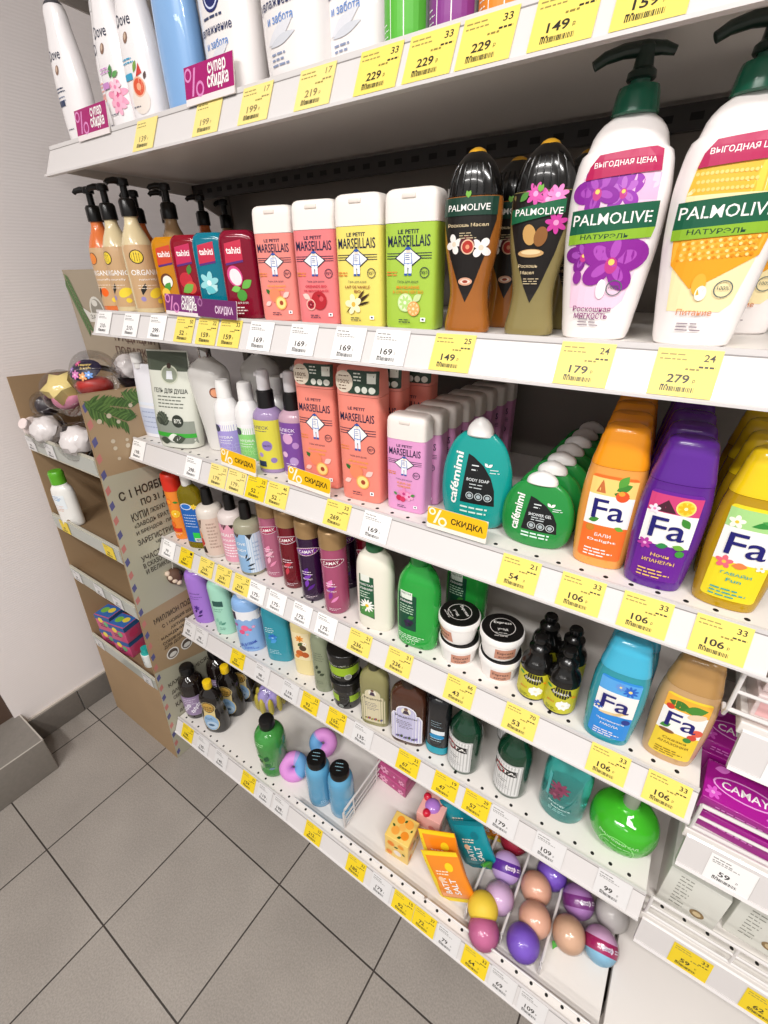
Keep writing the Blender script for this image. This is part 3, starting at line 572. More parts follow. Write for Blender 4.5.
b = Body(.092, .050, .050, [(0, .88), (.02, .97), (.06, 1), (.70, 1), (.80, .93), (.9, .68), (1, .56)])
bottle('dropper', b, (M('#0e0d0c', .2, coat=.5),), None, [('r', -.97, .07, .97, .66, '#c9c432'), ('p', [(-.62, .52), (-.3, .66), (.5, .64), (.62, .5), (.3, .42), (-.3, .44)], BK), ('t', 'БАНЬКА', .0, .535, .95, WH, .2, 1), ('e', .25, .27, .42, .34, '#f3f1ea'), ('fl', .25, .27, .4, '#fbfaf4', '#e9e3c8', 8), ('t', 'gel', -.5, .3, .4, '#d8542a', .2), ('e', -.7, .6, .14, .1, '#3a9a3a'), ('l', -.7, .15, .0, 2, .04, '#5a6a1a', .06), ('lf', .6, .5, .3, -.6, '#f09a2a')],
       [('cap', MB().lathe([(.0155, .092), (.0165, .093), (.0165, .1), (.009, .1045), (.008, .107), (.0105, .111), (.0115, .116), (.0095, .121), (.004, .123)], M('#0c0b0b', .25, coat=.3), 24).mesh('cap'), [])])
# --- shelf E
TALL = [(0, .88), (.008, .96), (.03, 1), (.84, 1), (.9, .95), (.95, .8), (.97, .6)]
def tallb(key, col, w, d, P, capc='#f0eeee', n=2.2, h=.185):
    cylb(key, h, w, d, TALL, (M(col, .25, coat=.3),), None, P, [knob_cap(h*.97, w*.26, .022, M(capc, .35))], n)
tallb('e_purple', '#a678d6', .066, .05, [('t', 'shower', -.1, .6, 1., '#4a2a72', .16, .5), ('l', -.6, .53, .5, 2, .04, '#5a3a86', .05), ('lf', -.4, .22, .5, 1.2, '#3a2060', .2), ('lf', -.1, .2, .6, .9, '#46287a', .2), ('fl', -.2, .32, .26, '#5a2f96', '#2a1850', 6), ('lf', -.3, .14, .6, .5, '#3a2060', .16)])
tallb('e_mint', '#a9dfc8', .062, .05, [('r', -.5, .56, .45, .66, '#2f5a52'), ('l', -.5, .5, .4, 2, .04, '#5a8a7c', .06), ('lf', -.3, .2, .6, 1.0, '#7ab6a0', .25), ('lf', -.1, .2, .6, .6, '#5a9a86', .2), ('lf', -.4, .25, .5, 1.5, '#8ac6b0', .25), ('l', -.3, .14, .4, 2, .03, '#3a6a5c', .05)])
cylb('e_blue', .18, .076, .062, TALL, (M('#8db6e8', .25, coat=.3),), None, [('r', -.95, .66, .95, .78, '#f2f2f6')]+[('c', -.85+i*.24, .67-.02*(i % 2), .17, '#f2f2f6') for i in range(8)]+[('r', -.85, .62, -.6, .76, '#2a1a3a'), ('c', -.1, .48, .26, '#f0709a'), ('c', -.35, .4, .2, '#e85a8a'), ('c', -.7, .52, .12, '#b04a9a'), ('c', .25, .45, .12, '#e8709a'), ('c', .0, .36, .1, '#f29ab4'), ('fl', .5, .5, .12, '#f6a0c0', '#fbe0ea', 5), ('t', 'GEL & CREAM', -.1, .17, 1.3, '#2a48b0', .24, 1.5, .35), ('l', -.4, .10, .6, 2, .03, '#3a5ac0', .05)], [knob_cap(.175, .02, .02, M('#f0eeee', .35))], 2.1)
tallb('e_teal', '#2a93a8', .072, .042, [('l', -.7, .62, .1, 3, .035, '#d6eef2', .05), ('fl', -.2, .46, .36, '#3a8ad8', '#9ad0f0', 6), ('lf', -.4, .36, .6, .6, '#4aa0e0', .25), ('lf', -.5, .48, .6, .2, '#2a6ac0', .2), ('l', -.6, .22, .3, 3, .03, '#bfe4ea', .045)], '#1f7a8c', 2.8)
tallb('e_cream', '#eddca0', .062, .042, [('r', -.75, .3, .7, .78, '#efe0b4'), ('fl', -.1, .68, .34, '#e8902a', '#c86a1e', 7), ('lf', -.3, .55, .6, .7, '#4a5a2a', .3), ('c', .1, .52, .3, '#4a3a24'), ('c', -.2, .42, .34, '#c8662a'), ('c', .25, .4, .3, '#b85a24'), ('c', -.45, .36, .2, '#e08a3a'), ('fl', .3, .6, .2, '#f6efe0', '#e8c04a', 6)], '#e6d6a0', 2.8)
tallb('e_sage', '#8b9378', .048, .04, [('l', -.5, .7, .5, 4, .04, '#4a5240', .06), ('lf', -.3, .35, .6, .9, '#2f3a2a', .3), ('lf', -.1, .32, .6, .5, '#3f4a34', .3), ('lf', -.4, .42, .6, 1.3, '#3a4430', .25), ('l', -.5, .2, .5, 2, .03, '#4a5240', .05)], '#6b735a')
def blackjar():
    b = Body(.086, .078, .078, [(0, .80), (.015, .86), (.05, .87), (.72, .97), (.725, 1.0), (.96, 1.0), (.99, .97), (1, .93)], 2)
    P = [('r', -.93, .28, .93, .58, '#9bbf2a'), ('c', .15, .24, .22, '#c9ccc8'), ('c', .15, .24, .17, '#8a8e8a'), ('t', 'ZEN', -.5, .23, .4, '#d0d4cc', .1), ('l', -.2, .64, .6, 1, .03, '#7a8a3a', .05), ('t', 'BODY CREAM', -.35, .66, .8, '#d8dcd0', .1, 0, .2)]
    P2 = [('r', -.93, .30, -.3, .55, '#9bbf2a'), ('r', .35, .30, .93, .55, '#9bbf2a'), ('c', -.2, .13, .16, '#8a8e8a'), ('l', -.2, .45, .3, 1, .03, '#4a4e4a', .05)]
    for k, p in (('jar_stripe', P), ('jar_split', P2)):
        bottle(k, b, (M('#12110f', .25, coat=.5), M('#0d0c0b', .3, coat=.4)), .722, p, (), 40, cap='lid')
blackjar()
def herbal(key, liq, labc, w, dcol, h=.18, edge='#2a2a4a', capc='#2a1c14'):
    b = Body(h, w, w*.55, [(0, .9, .9), (.008, .97, .97), (.03, 1, 1), (.70, 1, 1), (.80, .93, .95), (.88, .68, .75), (.93, .42, .6), (.95, .4, .6)], 3)
    arch = [(-.86, .07), (.86, .07), (.86, .48), (.72, .55), (.56, .56)]+[(.56*math.cos(PI*i/8), .59+.09*math.sin(PI*i/8)*w/h*2.6) for i in range(9)]+[(-.56, .56), (-.72, .55), (-.86, .48)]
    ar2 = [(u*.93, .07+(v-.07)*.955+.01) for u, v in arch]
    P = [('p', arch, edge), ('p', ar2, labc), ('c', 0, .605, .27, '#e9e4d4'), ('c', 0, .645, .11, '#7a5a4a'), ('p', [(-.2, .56), (-.1, .62), (.1, .62), (.2, .56)], '#4a3a4a'), ('t', 'Рецепты', 0, .50, 1.2, '#241c1a', .22, 1), ('l', -.55, .42, .55, 3, .028, '#6a6470', .045), ('l', -.4, .33, .4, 2, .025, '#6a6470', .04)]
    for i in range(11): P.append(('lf', -.6+i*.11, .12, .28, .6+.25*(i % 4), dcol[i % len(dcol)]))
    bottle(key, b, (M(liq, .12, coat=.4),), None, P, [knob_cap(h*.94, w*.2, h*.1, M(capc, .35))])
herbal('herb_olive', '#8f8a5c', '#d9cfae', .068, ('#5a6a2a', '#c8a83a', '#5a5a8a', '#a04a3a'), edge='#8f8f66', capc='#3a3a24')
herbal('herb_brown', '#4a2a1c', '#c3c0e0', .080, ('#6a5a9a', '#4a5a2a', '#8a7ab4', '#3a4a24'), h=.178, edge='#f0eef6')
cylb('e_black', .17, .052, .04, TALL, (M('#17181c', .25, coat=.4),), None, [('r', -.96, .0, .96, .16, '#1fa0b4'), ('e', .0, .36, .6, .3, '#1f8ac0'), ('r', -.5, .40, .6, .47, '#e9f0f4'), ('l', -.5, .32, .4, 2, .04, '#bfe0ea', .06), ('l', -.5, .62, .5, 3, .04, '#9ab4c0', .05)], [knob_cap(.165, .014, .02, M('#17181c', .3))], 2.4)
cylb('e_asti', .185, .068, .068, [(0, .86), (.01, .96), (.03, 1), (.5, 1), (.62, .93), (.75, .62), (.86, .42), (1, .38)], (M('#0f3a26', .08, coat=.6),), None,
     [('r', -.82, .06, .86, .56, '#bdbdbc', .08), ('r', -.76, .075, .80, .545, '#e4e4e3', .06), ('e', -.3, .43, .34, .34, '#b8202c'), ('p', [(-.72, .385), (.68, .385), (.68, .475), (-.72, .475)], BK), ('t', 'ESTA', .05, .43, 1.15, WH, .24, 2), ('l', -.3, .29, .4, 2, .03, '#6a6a6a', .05), ('l', -.4, .2, .5, 3, .03, '#9a9a9a', .035)], [knob_cap(.184, .014, .025, M('#b8b8b4', .3))])
cylb('e_aqua', .175, .084, .066, [(0, .80, .82), (.01, .92, .94), (.05, .99, 1), (.6, 1, 1), (.75, .94, .95), (.86, .66, .7), (.95, .34, .45)], (M('#4cc8c2', .05, trans=.7, coat=.3),), None,
     [('t', 'energy', -.2, .285, .7, '#cdeeea', .13, .5), ('t', 'balance', .0, .24, .8, '#cdeeea', .13, .5), ('l', -.5, .19, .4, 2, .025, '#a6dcd8', .04), ('fl', -.2, .55, .4, '#8a3a5a', '#6a2a44', 8), ('fl', -.35, .43, .3, '#7a3450', '#a05a74', 7), ('r', -.7, .35, -.6, .7, '#4fb0b0')], [knob_cap(.166, .015, .02, M('#0f6a6c', .3))])
cylb('e_round', .125, .112, .100, [(0, .52), (.02, .60), (.06, .64), (.14, .84), (.26, .97), (.40, 1), (.54, .96), (.66, .80), (.74, .52), (.80, .30), (.84, .24)], (M('#58f038', .04, trans=.5, coat=.5),), None,
     [('t', 'ВИШНЕВЫЙ САД', -.05, .47, 1.1, '#c9f2c0', .12, .5), ('ring', -.05, .3, .5, .03, '#86e074'), ('l', -.4, .38, .4, 1, .02, '#b0eaa4', .03)], [('cap', MB().lathe([(.0115, .104), (.0125, .105), (.0125, .135), (.011, .137)], M('#8f9a86', .25, coat=.3), 20).mesh('cap'), [])])
# --- bottom shelf goods
cylb('f_violet', .2, .074, .074, [(0, .86), (.01, .96), (.03, 1), (.58, 1), (.70, .92), (.78, .62), (.82, .36), (.85, .36)], (M('#1c1412', .08, coat=.6),), None,
     [('r', -.92, .10, .92, .50, '#9a86a8'), ('l', -.7, .44, .7, 3, .045, '#e6dcec', .06)]+[('fl', -.6+.24*i, .2+.06*(i % 3), .2, '#efe8f4', '#6a4a8a', 6) for i in range(6)], [knob_cap(.170, .021, .026, M('#0e0d0d', .35))])
b = Body(.2, .078, .058, [(0, .84), (.01, .93), (.04, .98), (.2, 1), (.36, .97), (.46, .88), (.52, .86), (.6, .90), (.68, .88), (.76, .70), (.84, .38), (.87, .30)], 2.4)
fig8 = [(.66*math.cos(a), .25+.17*math.sin(a)) for a in [PI*(.25-i/12*1.5) for i in range(13)]]+[(.56*math.cos(a), .56+.115*math.sin(a)) for a in [PI*(1.2-i/10*1.4) for i in range(11)]]
bottle('f_snow', b, (M('#15100e', .08, coat=.6),), None, [('p', fig8, '#d9c48a'), ('e', 0, .56, .50, .56, '#4a3420'), ('e', 0, .56, .45, .49, '#c9a04a'), ('t', 'МЁД', 0, .56, .60, '#3a2416', .22, 1), ('e', 0, .25, .59, .84, '#8fb4d8'), ('e', .05, .20, .44, .4, '#b9d0e6'), ('e', .0, .2, .25, .14, '#4a6a8a'), ('l', -.4, .34, .4, 2, .025, '#2a4a6a', .04)], [knob_cap(.172, .0130, .024, M('#f0c818', .3), top=.95)])
b = Body(.205, .084, .084, [(0, .70), (.01, .82), (.04, .92), (.1, .94), (.18, .88), (.3, .93), (.45, .99), (.6, 1), (.7, .96), (.78, .78), (.83, .5), (.86, .44)])
bottle('f_green', b, (M('#4fae50', .08, trans=.15, coat=.5, noise=.6),), None, [('l', -.5, .7, .2, 2, .03, '#a6e0a0', .05), ('lf', -.5, .3, .5, 1, '#1f5a30', .3), ('lf', -.2, .25, .6, .6, '#27683a', .3), ('lf', -.6, .42, .5, .4, '#3f9a4a', .3), ('lf', .0, .38, .6, 1.2, '#1c5530', .3), ('lf', .1, .2, .4, .3, '#6a8aa0', .3)], [knob_cap(.174, .0205, .030, M('#0d0c0c', .35))])
b = Body(.145, .066, .066, [(0, .86), (.01, .96), (.03, 1), (.78, 1), (.88, .96), (.95, .84), (.985, .7), (1, .62)])
cp = MB().lathe([(.0225, .144), (.0245, .145), (.0245, .163), (.023, .165), (.001, .1652)], M('#0c0b0b', .3), 28)
pt = printed(Flat(.04, .04), [('l', -.55, .25, .5, 2, .22, '#9fd0e0', .07), ('l', -.3, -.2, .3, 1, .2, '#9fd0e0', .05)], A=.02, H=.04, mtx=Matrix.Translation((0, 0, .1654)) @ Matrix.Rotation(-PI/2, 4, 'X'))
pt.fix = False
bottle('f_shimmer', b, (M('#62abd4', .25, coat=.5, noise=.3),), None, [('l', .3, .2, .7, 3, .03, '#b9dcec', .05)], [('cap', cp.mesh('cap'), [('cap_print', pt.mesh('cap_print', False), [])])])
# ring-shaped bath bomb, pink half and blue half
def donut(split):
    mb = MB(); R, r, N, S = .0225, .0185, 40, 18
    g = lambda i, j: ((R+r*math.cos(2*PI*j/S))*math.cos(2*PI*i/N), (r*1.05)*math.sin(2*PI*j/S), (R+r*math.cos(2*PI*j/S))*math.sin(2*PI*i/N)+R+r)
    pink, blue, lil = M('#d98fd6', .55), M('#6aa6d8', .55), M('#a99ad8', .55)
    vs = [g(i, j) for i in range(N) for j in range(S)]
    for k, mt in enumerate((pink, blue, lil)):
        fs = []
        for i in range(N):
            a = (i/N*360+split) % 360+8*math.sin(i*1.3)
            q = 0 if a < 225 else (2 if a < 240 or a > 345 else 1)
            if q == k:
                for j in range(S): fs.append((i*S+j, ((i+1) % N)*S+j, ((i+1) % N)*S+(j+1) % S, i*S+(j+1) % S))
        mb.add(vs, fs, mt)
    mb.fix = False
    me = mb.mesh('donut_bath_bomb')
    bm = bmesh.new(); bm.from_mesh(me); bmesh.ops.remove_doubles(bm, verts=bm.verts[:], dist=1e-6); bmesh.ops.recalc_face_normals(bm, faces=bm.faces[:]); bm.to_mesh(me); bm.free()
    return me
BUILD['donut_a'] = donut(280); BUILD['donut_b'] = donut(110)

# ------------------------------------------------------------------ room
def nodes_floor():
    m = bpy.data.materials.new('grey_floor_tiles'); m.use_nodes = True; nt = m.node_tree; b = nt.nodes['Principled BSDF']; L = nt.links.new; N = nt.nodes.new
    tc = N('ShaderNodeTexCoord'); mp = N('ShaderNodeMapping'); mp.inputs['Location'].default_value = (-.231+.6, .2182+.6, 0)
    br = N('ShaderNodeTexBrick'); br.offset = 0; br.squash = 1
    br.inputs['Color1'].default_value = lin('#9c958e'); br.inputs['Color2'].default_value = lin('#938c85'); br.inputs['Mortar'].default_value = lin('#39332f')
    br.inputs['Scale'].default_value = 1; br.inputs['Mortar Size'].default_value = .0022; br.inputs['Mortar Smooth'].default_value = .3
    br.inputs['Brick Width'].default_value = .3; br.inputs['Row Height'].default_value = .3
    n1 = N('ShaderNodeTexNoise'); n1.inputs['Scale'].default_value = 260; n1.inputs['Detail'].default_value = 3
    n2 = N('ShaderNodeTexNoise'); n2.inputs['Scale'].default_value = 5; n2.inputs['Detail'].default_value = 5
    r1 = N('ShaderNodeMapRange'); r1.inputs[1].default_value = .35; r1.inputs[2].default_value = .65; r1.inputs[3].default_value = .86; r1.inputs[4].default_value = 1.08
    r2 = N('ShaderNodeMapRange'); r2.inputs[1].default_value = .3; r2.inputs[2].default_value = .7; r2.inputs[3].default_value = .88; r2.inputs[4].default_value = 1.06
    mu = N('ShaderNodeMath'); mu.operation = 'MULTIPLY'
    vm = N('ShaderNodeVectorMath'); vm.operation = 'SCALE'
    bp = N('ShaderNodeBump'); bp.inputs['Strength'].default_value = .4; bp.inputs['Distance'].default_value = .003; bp.invert = True
    L(tc.outputs['Object'], mp.inputs[0]); L(mp.outputs[0], br.inputs['Vector']); L(tc.outputs['Object'], n1.inputs['Vector']); L(tc.outputs['Object'], n2.inputs['Vector'])
    L(n1.outputs['Fac'], r1.inputs[0]); L(n2.outputs['Fac'], r2.inputs[0]); L(r1.outputs[0], mu.inputs[0]); L(r2.outputs[0], mu.inputs[1])
    L(br.outputs['Color'], vm.inputs[0]); L(mu.outputs[0], vm.inputs['Scale']); L(vm.outputs[0], b.inputs['Base Color'])
    L(br.outputs['Fac'], bp.inputs['Height']); L(bp.outputs[0], b.inputs['Normal']); b.inputs['Roughness'].default_value = .42
    return m
def nodes_wall():
    m = bpy.data.materials.new('white_ribbed_wall'); m.use_nodes = True; nt = m.node_tree; b = nt.nodes['Principled BSDF']; L = nt.links.new; N = nt.nodes.new
    tc = N('ShaderNodeTexCoord'); w = N('ShaderNodeTexWave'); w.bands_direction = 'Z'; w.inputs['Scale'].default_value = 42; w.inputs['Distortion'].default_value = .6; w.inputs['Detail'].default_value = 2
    n = N('ShaderNodeTexNoise'); n.inputs['Scale'].default_value = 3; n.inputs['Detail'].default_value = 6
    mx = N('ShaderNodeMix'); mx.data_type = 'RGBA'; mx.inputs[6].default_value = lin('#f4eeed'); mx.inputs[7].default_value = lin('#ebe4e3')
    bp = N('ShaderNodeBump'); bp.inputs['Strength'].default_value = .12; bp.inputs['Distance'].default_value = .002
    L(tc.outputs['Object'], w.inputs[0]); L(tc.outputs['Object'], n.inputs[0]); L(n.outputs['Fac'], mx.inputs[0]); L(mx.outputs[2], b.inputs['Base Color']); L(w.outputs['Fac'], bp.inputs['Height']); L(bp.outputs[0], b.inputs['Normal'])
    b.inputs['Roughness'].default_value = .6
    return m
def nodes_tile(c):
    m = bpy.data.materials.new('dark_tile'); m.use_nodes = True; nt = m.node_tree; b = nt.nodes['Principled BSDF']; L = nt.links.new; N = nt.nodes.new
    tc = N('ShaderNodeTexCoord'); n = N('ShaderNodeTexNoise'); n.inputs['Scale'].default_value = 90; n.inputs['Detail'].default_value = 4
    mx = N('ShaderNodeMix'); mx.data_type = 'RGBA'; k = lin(c); mx.inputs[6].default_value = k; mx.inputs[7].default_value = (k[0]*.75, k[1]*.75, k[2]*.75, 1)
    L(tc.outputs['Object'], n.inputs[0]); L(n.outputs['Fac'], mx.inputs[0]); L(mx.outputs[2], b.inputs['Base Color']); b.inputs['Roughness'].default_value = .45
    return m
XW = -.465
solo('floor', MB().box(XW-1.2, -4, -.05, 4.5, 1.3, 0, nodes_floor()), kind='structure', smooth=False)
wm = nodes_wall()
solo('wall_left', MB().box(XW-.12, -.40, 0, XW, 1.2, 2.8, wm), kind='structure', smooth=False)
solo('wall_back', MB().box(XW-.12, 1.2, 0, 4.5, 1.3, 2.8, wm), kind='structure', smooth=False)
solo('ceiling', MB().box(XW-1.2, -4, 2.8, 4.5, 1.3, 2.9, M('#dedbd8', .8, noise=.08)), kind='structure', smooth=False)
tm = nodes_tile('#77716b')
bb = MB()
y = -.40
for y0, y1 in ((-.40, -.2255), (-.2225, .0745), (.0775, 1.2)): bb.box(XW, y0, 0, XW+.011, y1, .098, tm, .0015)
bb.box(XW, -.40, .098, XW+.008, 1.2, .104, M('#cfc6bc', .8, noise=.3))
solo('baseboard_left', bb, kind='structure')
st = MB().box(XW-.55, -2.2, 0, -.298, -.384, .138, nodes_tile('#8a847d'), .003).box(XW-.55, -.388, .1385, -.300, -.384, .1395, M('#c9c2b8', .7, noise=.3)).box(-.302, -2.2, .1385, -.298, -.384, .1395, M('#c9c2b8', .7, noise=.3))
solo('tiled_step', st, 'grey tiled step against the white wall at the photo edge', 'step')
solo('door_1', MB().box(XW-.13, -1.4, .138, XW-.09, -.40, 2.1, M('#4a3a32', .5, noise=.3)).box(XW-.125, -.46, .138, XW-.01, -.4005, 2.1, M('#5a473c', .5, noise=.3)), kind='structure', smooth=False)

# ------------------------------------------------------------------ shelving
WHITE = M('#e6e1dc', .38, noise=.04); RAIL = M('#d9d5d4', .3, coat=.2); BACKP = M('#827b74', .5, noise=.08); HOLE = M('#171514', .8); GROOVE = M('#8f8a88', .5)
ZT = dict(A=1.616, B=1.3388, C=1.0542, D=.7735, E=.4839, F=.1572, T=1.875)
LIPH, LIPT = .040, .0217
def shelf(x0, x1, z, y0, label, yb=.385, lip=True, rail_kids=None, holes=True, drop=.05):
    r = root('store_shelf', label, 'shelf', (x0, y0, z))
    L = x1-x0
    d = MB().box(0, 0, -.024, L, yb-y0, -.0002, WHITE, .0015)
    if holes:
        for k in range(int(L/.03)):
            x = .022+k*.03; d.lathe([(.0032, .0000), (.0001, .0003)], HOLE, 10, (x, .0135, 0))
    part('deck', d, r)
    th = .004
    rl = MB().prism([(-.0005, .003), (-LIPT, -LIPH), (-LIPT-.004, -LIPH-.001), (-LIPT-.004, -LIPH-.004), (-LIPT+.006, -LIPH-.004), (.0, -.012)], 0, L, RAIL)
    rl.prism([(-.003, .004), (-.003, -.0015), (.001, -.0015), (.001, .004)], 0, L, RAIL)
    rl.prism([(-.0032, -.0017), (-.0036, -.0028), (-.0020, -.0030), (-.0018, -.0017)], 0, L, GROOVE)
    part('price_rail', rl, r, smooth=False)
    for x in (0, L-.004):
        part('bracket', MB().prism([(.004, -.0245), (.004, -.034), (.28, -.050), (.36, -.085), (yb-y0, -.105), (yb-y0, -.0245)], x, x+.004, M('#c9c3bd', .5)), r, smooth=False)
    return r
NAMES = dict(T='uppermost shelf', A='top shelf in view', B='second shelf', C='third shelf', D='fourth shelf', E='fifth shelf', F='bottom shelf')
shelf(0, 2.4, ZT['T'], .0, 'white metal store shelf above the tall white bottles, almost out of frame')
sa = shelf(0, 2.4, ZT['A'], .0, 'white store shelf carrying the tall white shampoo bottles, seen from below')
sb_ = shelf(0, 2.4, ZT['B'], .0, 'white store shelf carrying the pastel flat gels and large pump bottles')
shelf(0, 1.25, ZT['C'], .0, 'white store shelf carrying the pouch bottles and three yellow promotion signs')
shelf(0, 1.25, ZT['D'], .0, 'white store shelf carrying the stacked scrub jars and slim gold-capped bottles')
shelf(0, 1.25, ZT['E'], .0, 'white store shelf carrying the brown herbal bottle and green glass-like bottles')
for r_, y, z in ((sa, .300, -.041), (sb_, .335, -.041)):
    u = MB().box(.01, y-.012, z-.016, 2.38, y, z+.012, M('#34312f', .4))
    for k in range(69): u.box(.03+k*.034, y-.0126, z-.006, .045+k*.034, y-.0118, z+.002, HOLE)
    part('cross_rail', u, r_, smooth=False)
f = shelf(0, 1.255, ZT['F'], -.110, 'white base shelf holding bath bombs in wire compartments')
part('kick_plate', MB().box(.0, .06, -.155, 1.255, .08, -.024, M('#cfcac6', .45)), f)
b2 = root('store_shelf', 'empty white base shelf beneath the wire basket shelves', 'shelf', (1.262, -.110, ZT['F']))
part('deck', MB().box(0, 0, -.024, 1.1, .495, 0, WHITE, .0015), b2); part('kick_plate', MB().box(0, .06, -.155, 1.1, .08, -.024, M('#cfcac6', .45)), b2)
part('price_rail', MB().prism([(-.0005, .003), (-LIPT, -LIPH), (-LIPT+.006, -LIPH-.004), (.0, -.012)], 0, 1.1, RAIL), b2, smooth=False)
rk = root('shelf_rack', 'grey slotted back panels and uprights holding all the store shelves', 'rack', (0, .40, 0))
for x0, x1 in ((.002, 1.247), (1.262, 2.4)): part('back_panel', MB().box(x0, 0, .1, x1, .012, 2.1, BACKP), rk, smooth=False)
for x in (-.012, 1.2555, 2.41):
    u = MB().box(x-.012, -.012, 0, x+.012, .04, 2.1, M('#8f8a85', .45))
    for k in range(40): u.box(x-.003, -.0125, .15+k*.05, x+.003, -.0118, .18+k*.05, HOLE)
    part('upright', u, rk, smooth=False)
# right rack: short basket shelves with a wire guard
WIRE = M('#dcd8d6', .3, coat=.2)
def guard(mb, x0, x1, y, z, h, lean, n=3, posts=(0, .14, .28, .42, .56, .70, .84)):
    for k in range(n):
        t = k/(n-1)
        mb.tube([(x0, y-lean*t, z+h*t), (x1, y-lean*t, z+h*t)], .0024 if 0 < k < n-1 else .0030, WIRE, 8)
    for p in posts:
        if x0+p <= x1: mb.tube([(x0+p, y, z), (x0+p, y-lean, z+h)], .0026, WIRE, 8)
def basket_shelf(z, label, h=.05, lean=.0, gx=.004):
    x0 = 1.258; L = 1.1; r = root('basket_shelf', label, 'shelf', (x0, .012, z))
    d = MB().box(0, .0, -.02, L, .36, 0, WHITE, .0015)
    for k in range(30): d.lathe([(.003, 0), (.0001, .0003)], HOLE, 10, (.03+k*.034, .028, 0))
    part('deck', d, r)
    rl = MB().prism([(.0, -.010), (-.003, -.012), (-.012, -.068), (-.004, -.070), (.004, -.02)], .005, L, RAIL).prism([(-.013, -.066), (-.016, -.070), (-.008, -.074), (-.004, -.070)], .005, L, RAIL)
    part('price_rail', rl, r, smooth=False)
    g = MB(); guard(g, gx, L, -.004, .016, h, lean, posts=(0, .12, .24, .36, .48, .60, .72, .84))
    for p in (0, .24, .48, .72): g.tube([(gx+p, -.004, .016), (gx+p, .004, -.001), (gx+p, .02, .001)], .0026, WIRE, 8)
    part('wire_guard', g, r)
basket_shelf(.908, 'white basket shelf holding the pale pink packs', .062, 0, -.018)
basket_shelf(.672, 'white basket shelf holding the magenta soap packs')
basket_shelf(.406, 'lowest white basket shelf, holding pale boxes')
# ------------------------------------------------------------------ price tags and promotion signs
TG = Flat(.054, .040)
def tag_mesh(col, price, disc):
    bg = {'y': '#efd96a', 'Y': '#ebcd22', 'p': '#f0dc88', 'w': '#f4f2f1', 'g': '#dcdada'}[col]
    ink = '#2a2622' if col != 'p' else '#8a7a50'
    P = [('r', -1, 0, 1, 1, bg), ('l', -.88, .86, .1, 2, .1, '#9a8a4a' if col in 'yYp' else '#8a8886', .05)]
    if disc: P += [('t', disc, .64, .83, .34, ink, .22, 1), ('l', .38, .62, .88, 1, .1, ink, .06), ('l', .0, .56, .42, 1, .1, '#8a7a3a', .06)]
    P += [('t', price, -.14 if len(price) > 2 else -.2, .37, .21*len(price)+.06, ink, .27, 1.5), ('t', 'р', .36, .33, .08, ink), ('l', -.62, .2, -.4, 1, .1, ink, .05), ('bar', -.62, .1, .42, .2)]
    if col in 'wg': P += [('l', -.85, .7, .3, 1, .1, '#a8a6a4', .05), ('r', .97, 0, 1, 1, '#c9c6c4')]
    mb = printed(TG, P, off=.0001, step=.00004); mb.fix = False
    return mb.mesh('price_tag', False)
TAGM = {}
ANG = -math.atan2(LIPT-.0005, LIPH+.003)
def price_tag(s, x, col, price, disc, where, y0=0., z=None, w=1.):
    k = (col, price, disc)
    if k not in TAGM: TAGM[k] = tag_mesh(*k)
    zt = ZT[s] if z is None else z
    o = link(bpy.data.objects.new('price_tag', TAGM[k]))
    o.location = (x, y0-LIPT-.0012, zt-LIPH+.0002); o.rotation_euler = (ANG, 0, 0); o.scale = (w, 1, 1.13)
    word = {'y': 'yellow', 'Y': 'bright yellow', 'p': 'faded yellow', 'w': 'white', 'g': 'grey-white'}[col]
    tag(o, f'{word} price tag reading {price} {where}', 'price tag', 'price tags on the shelf edges')
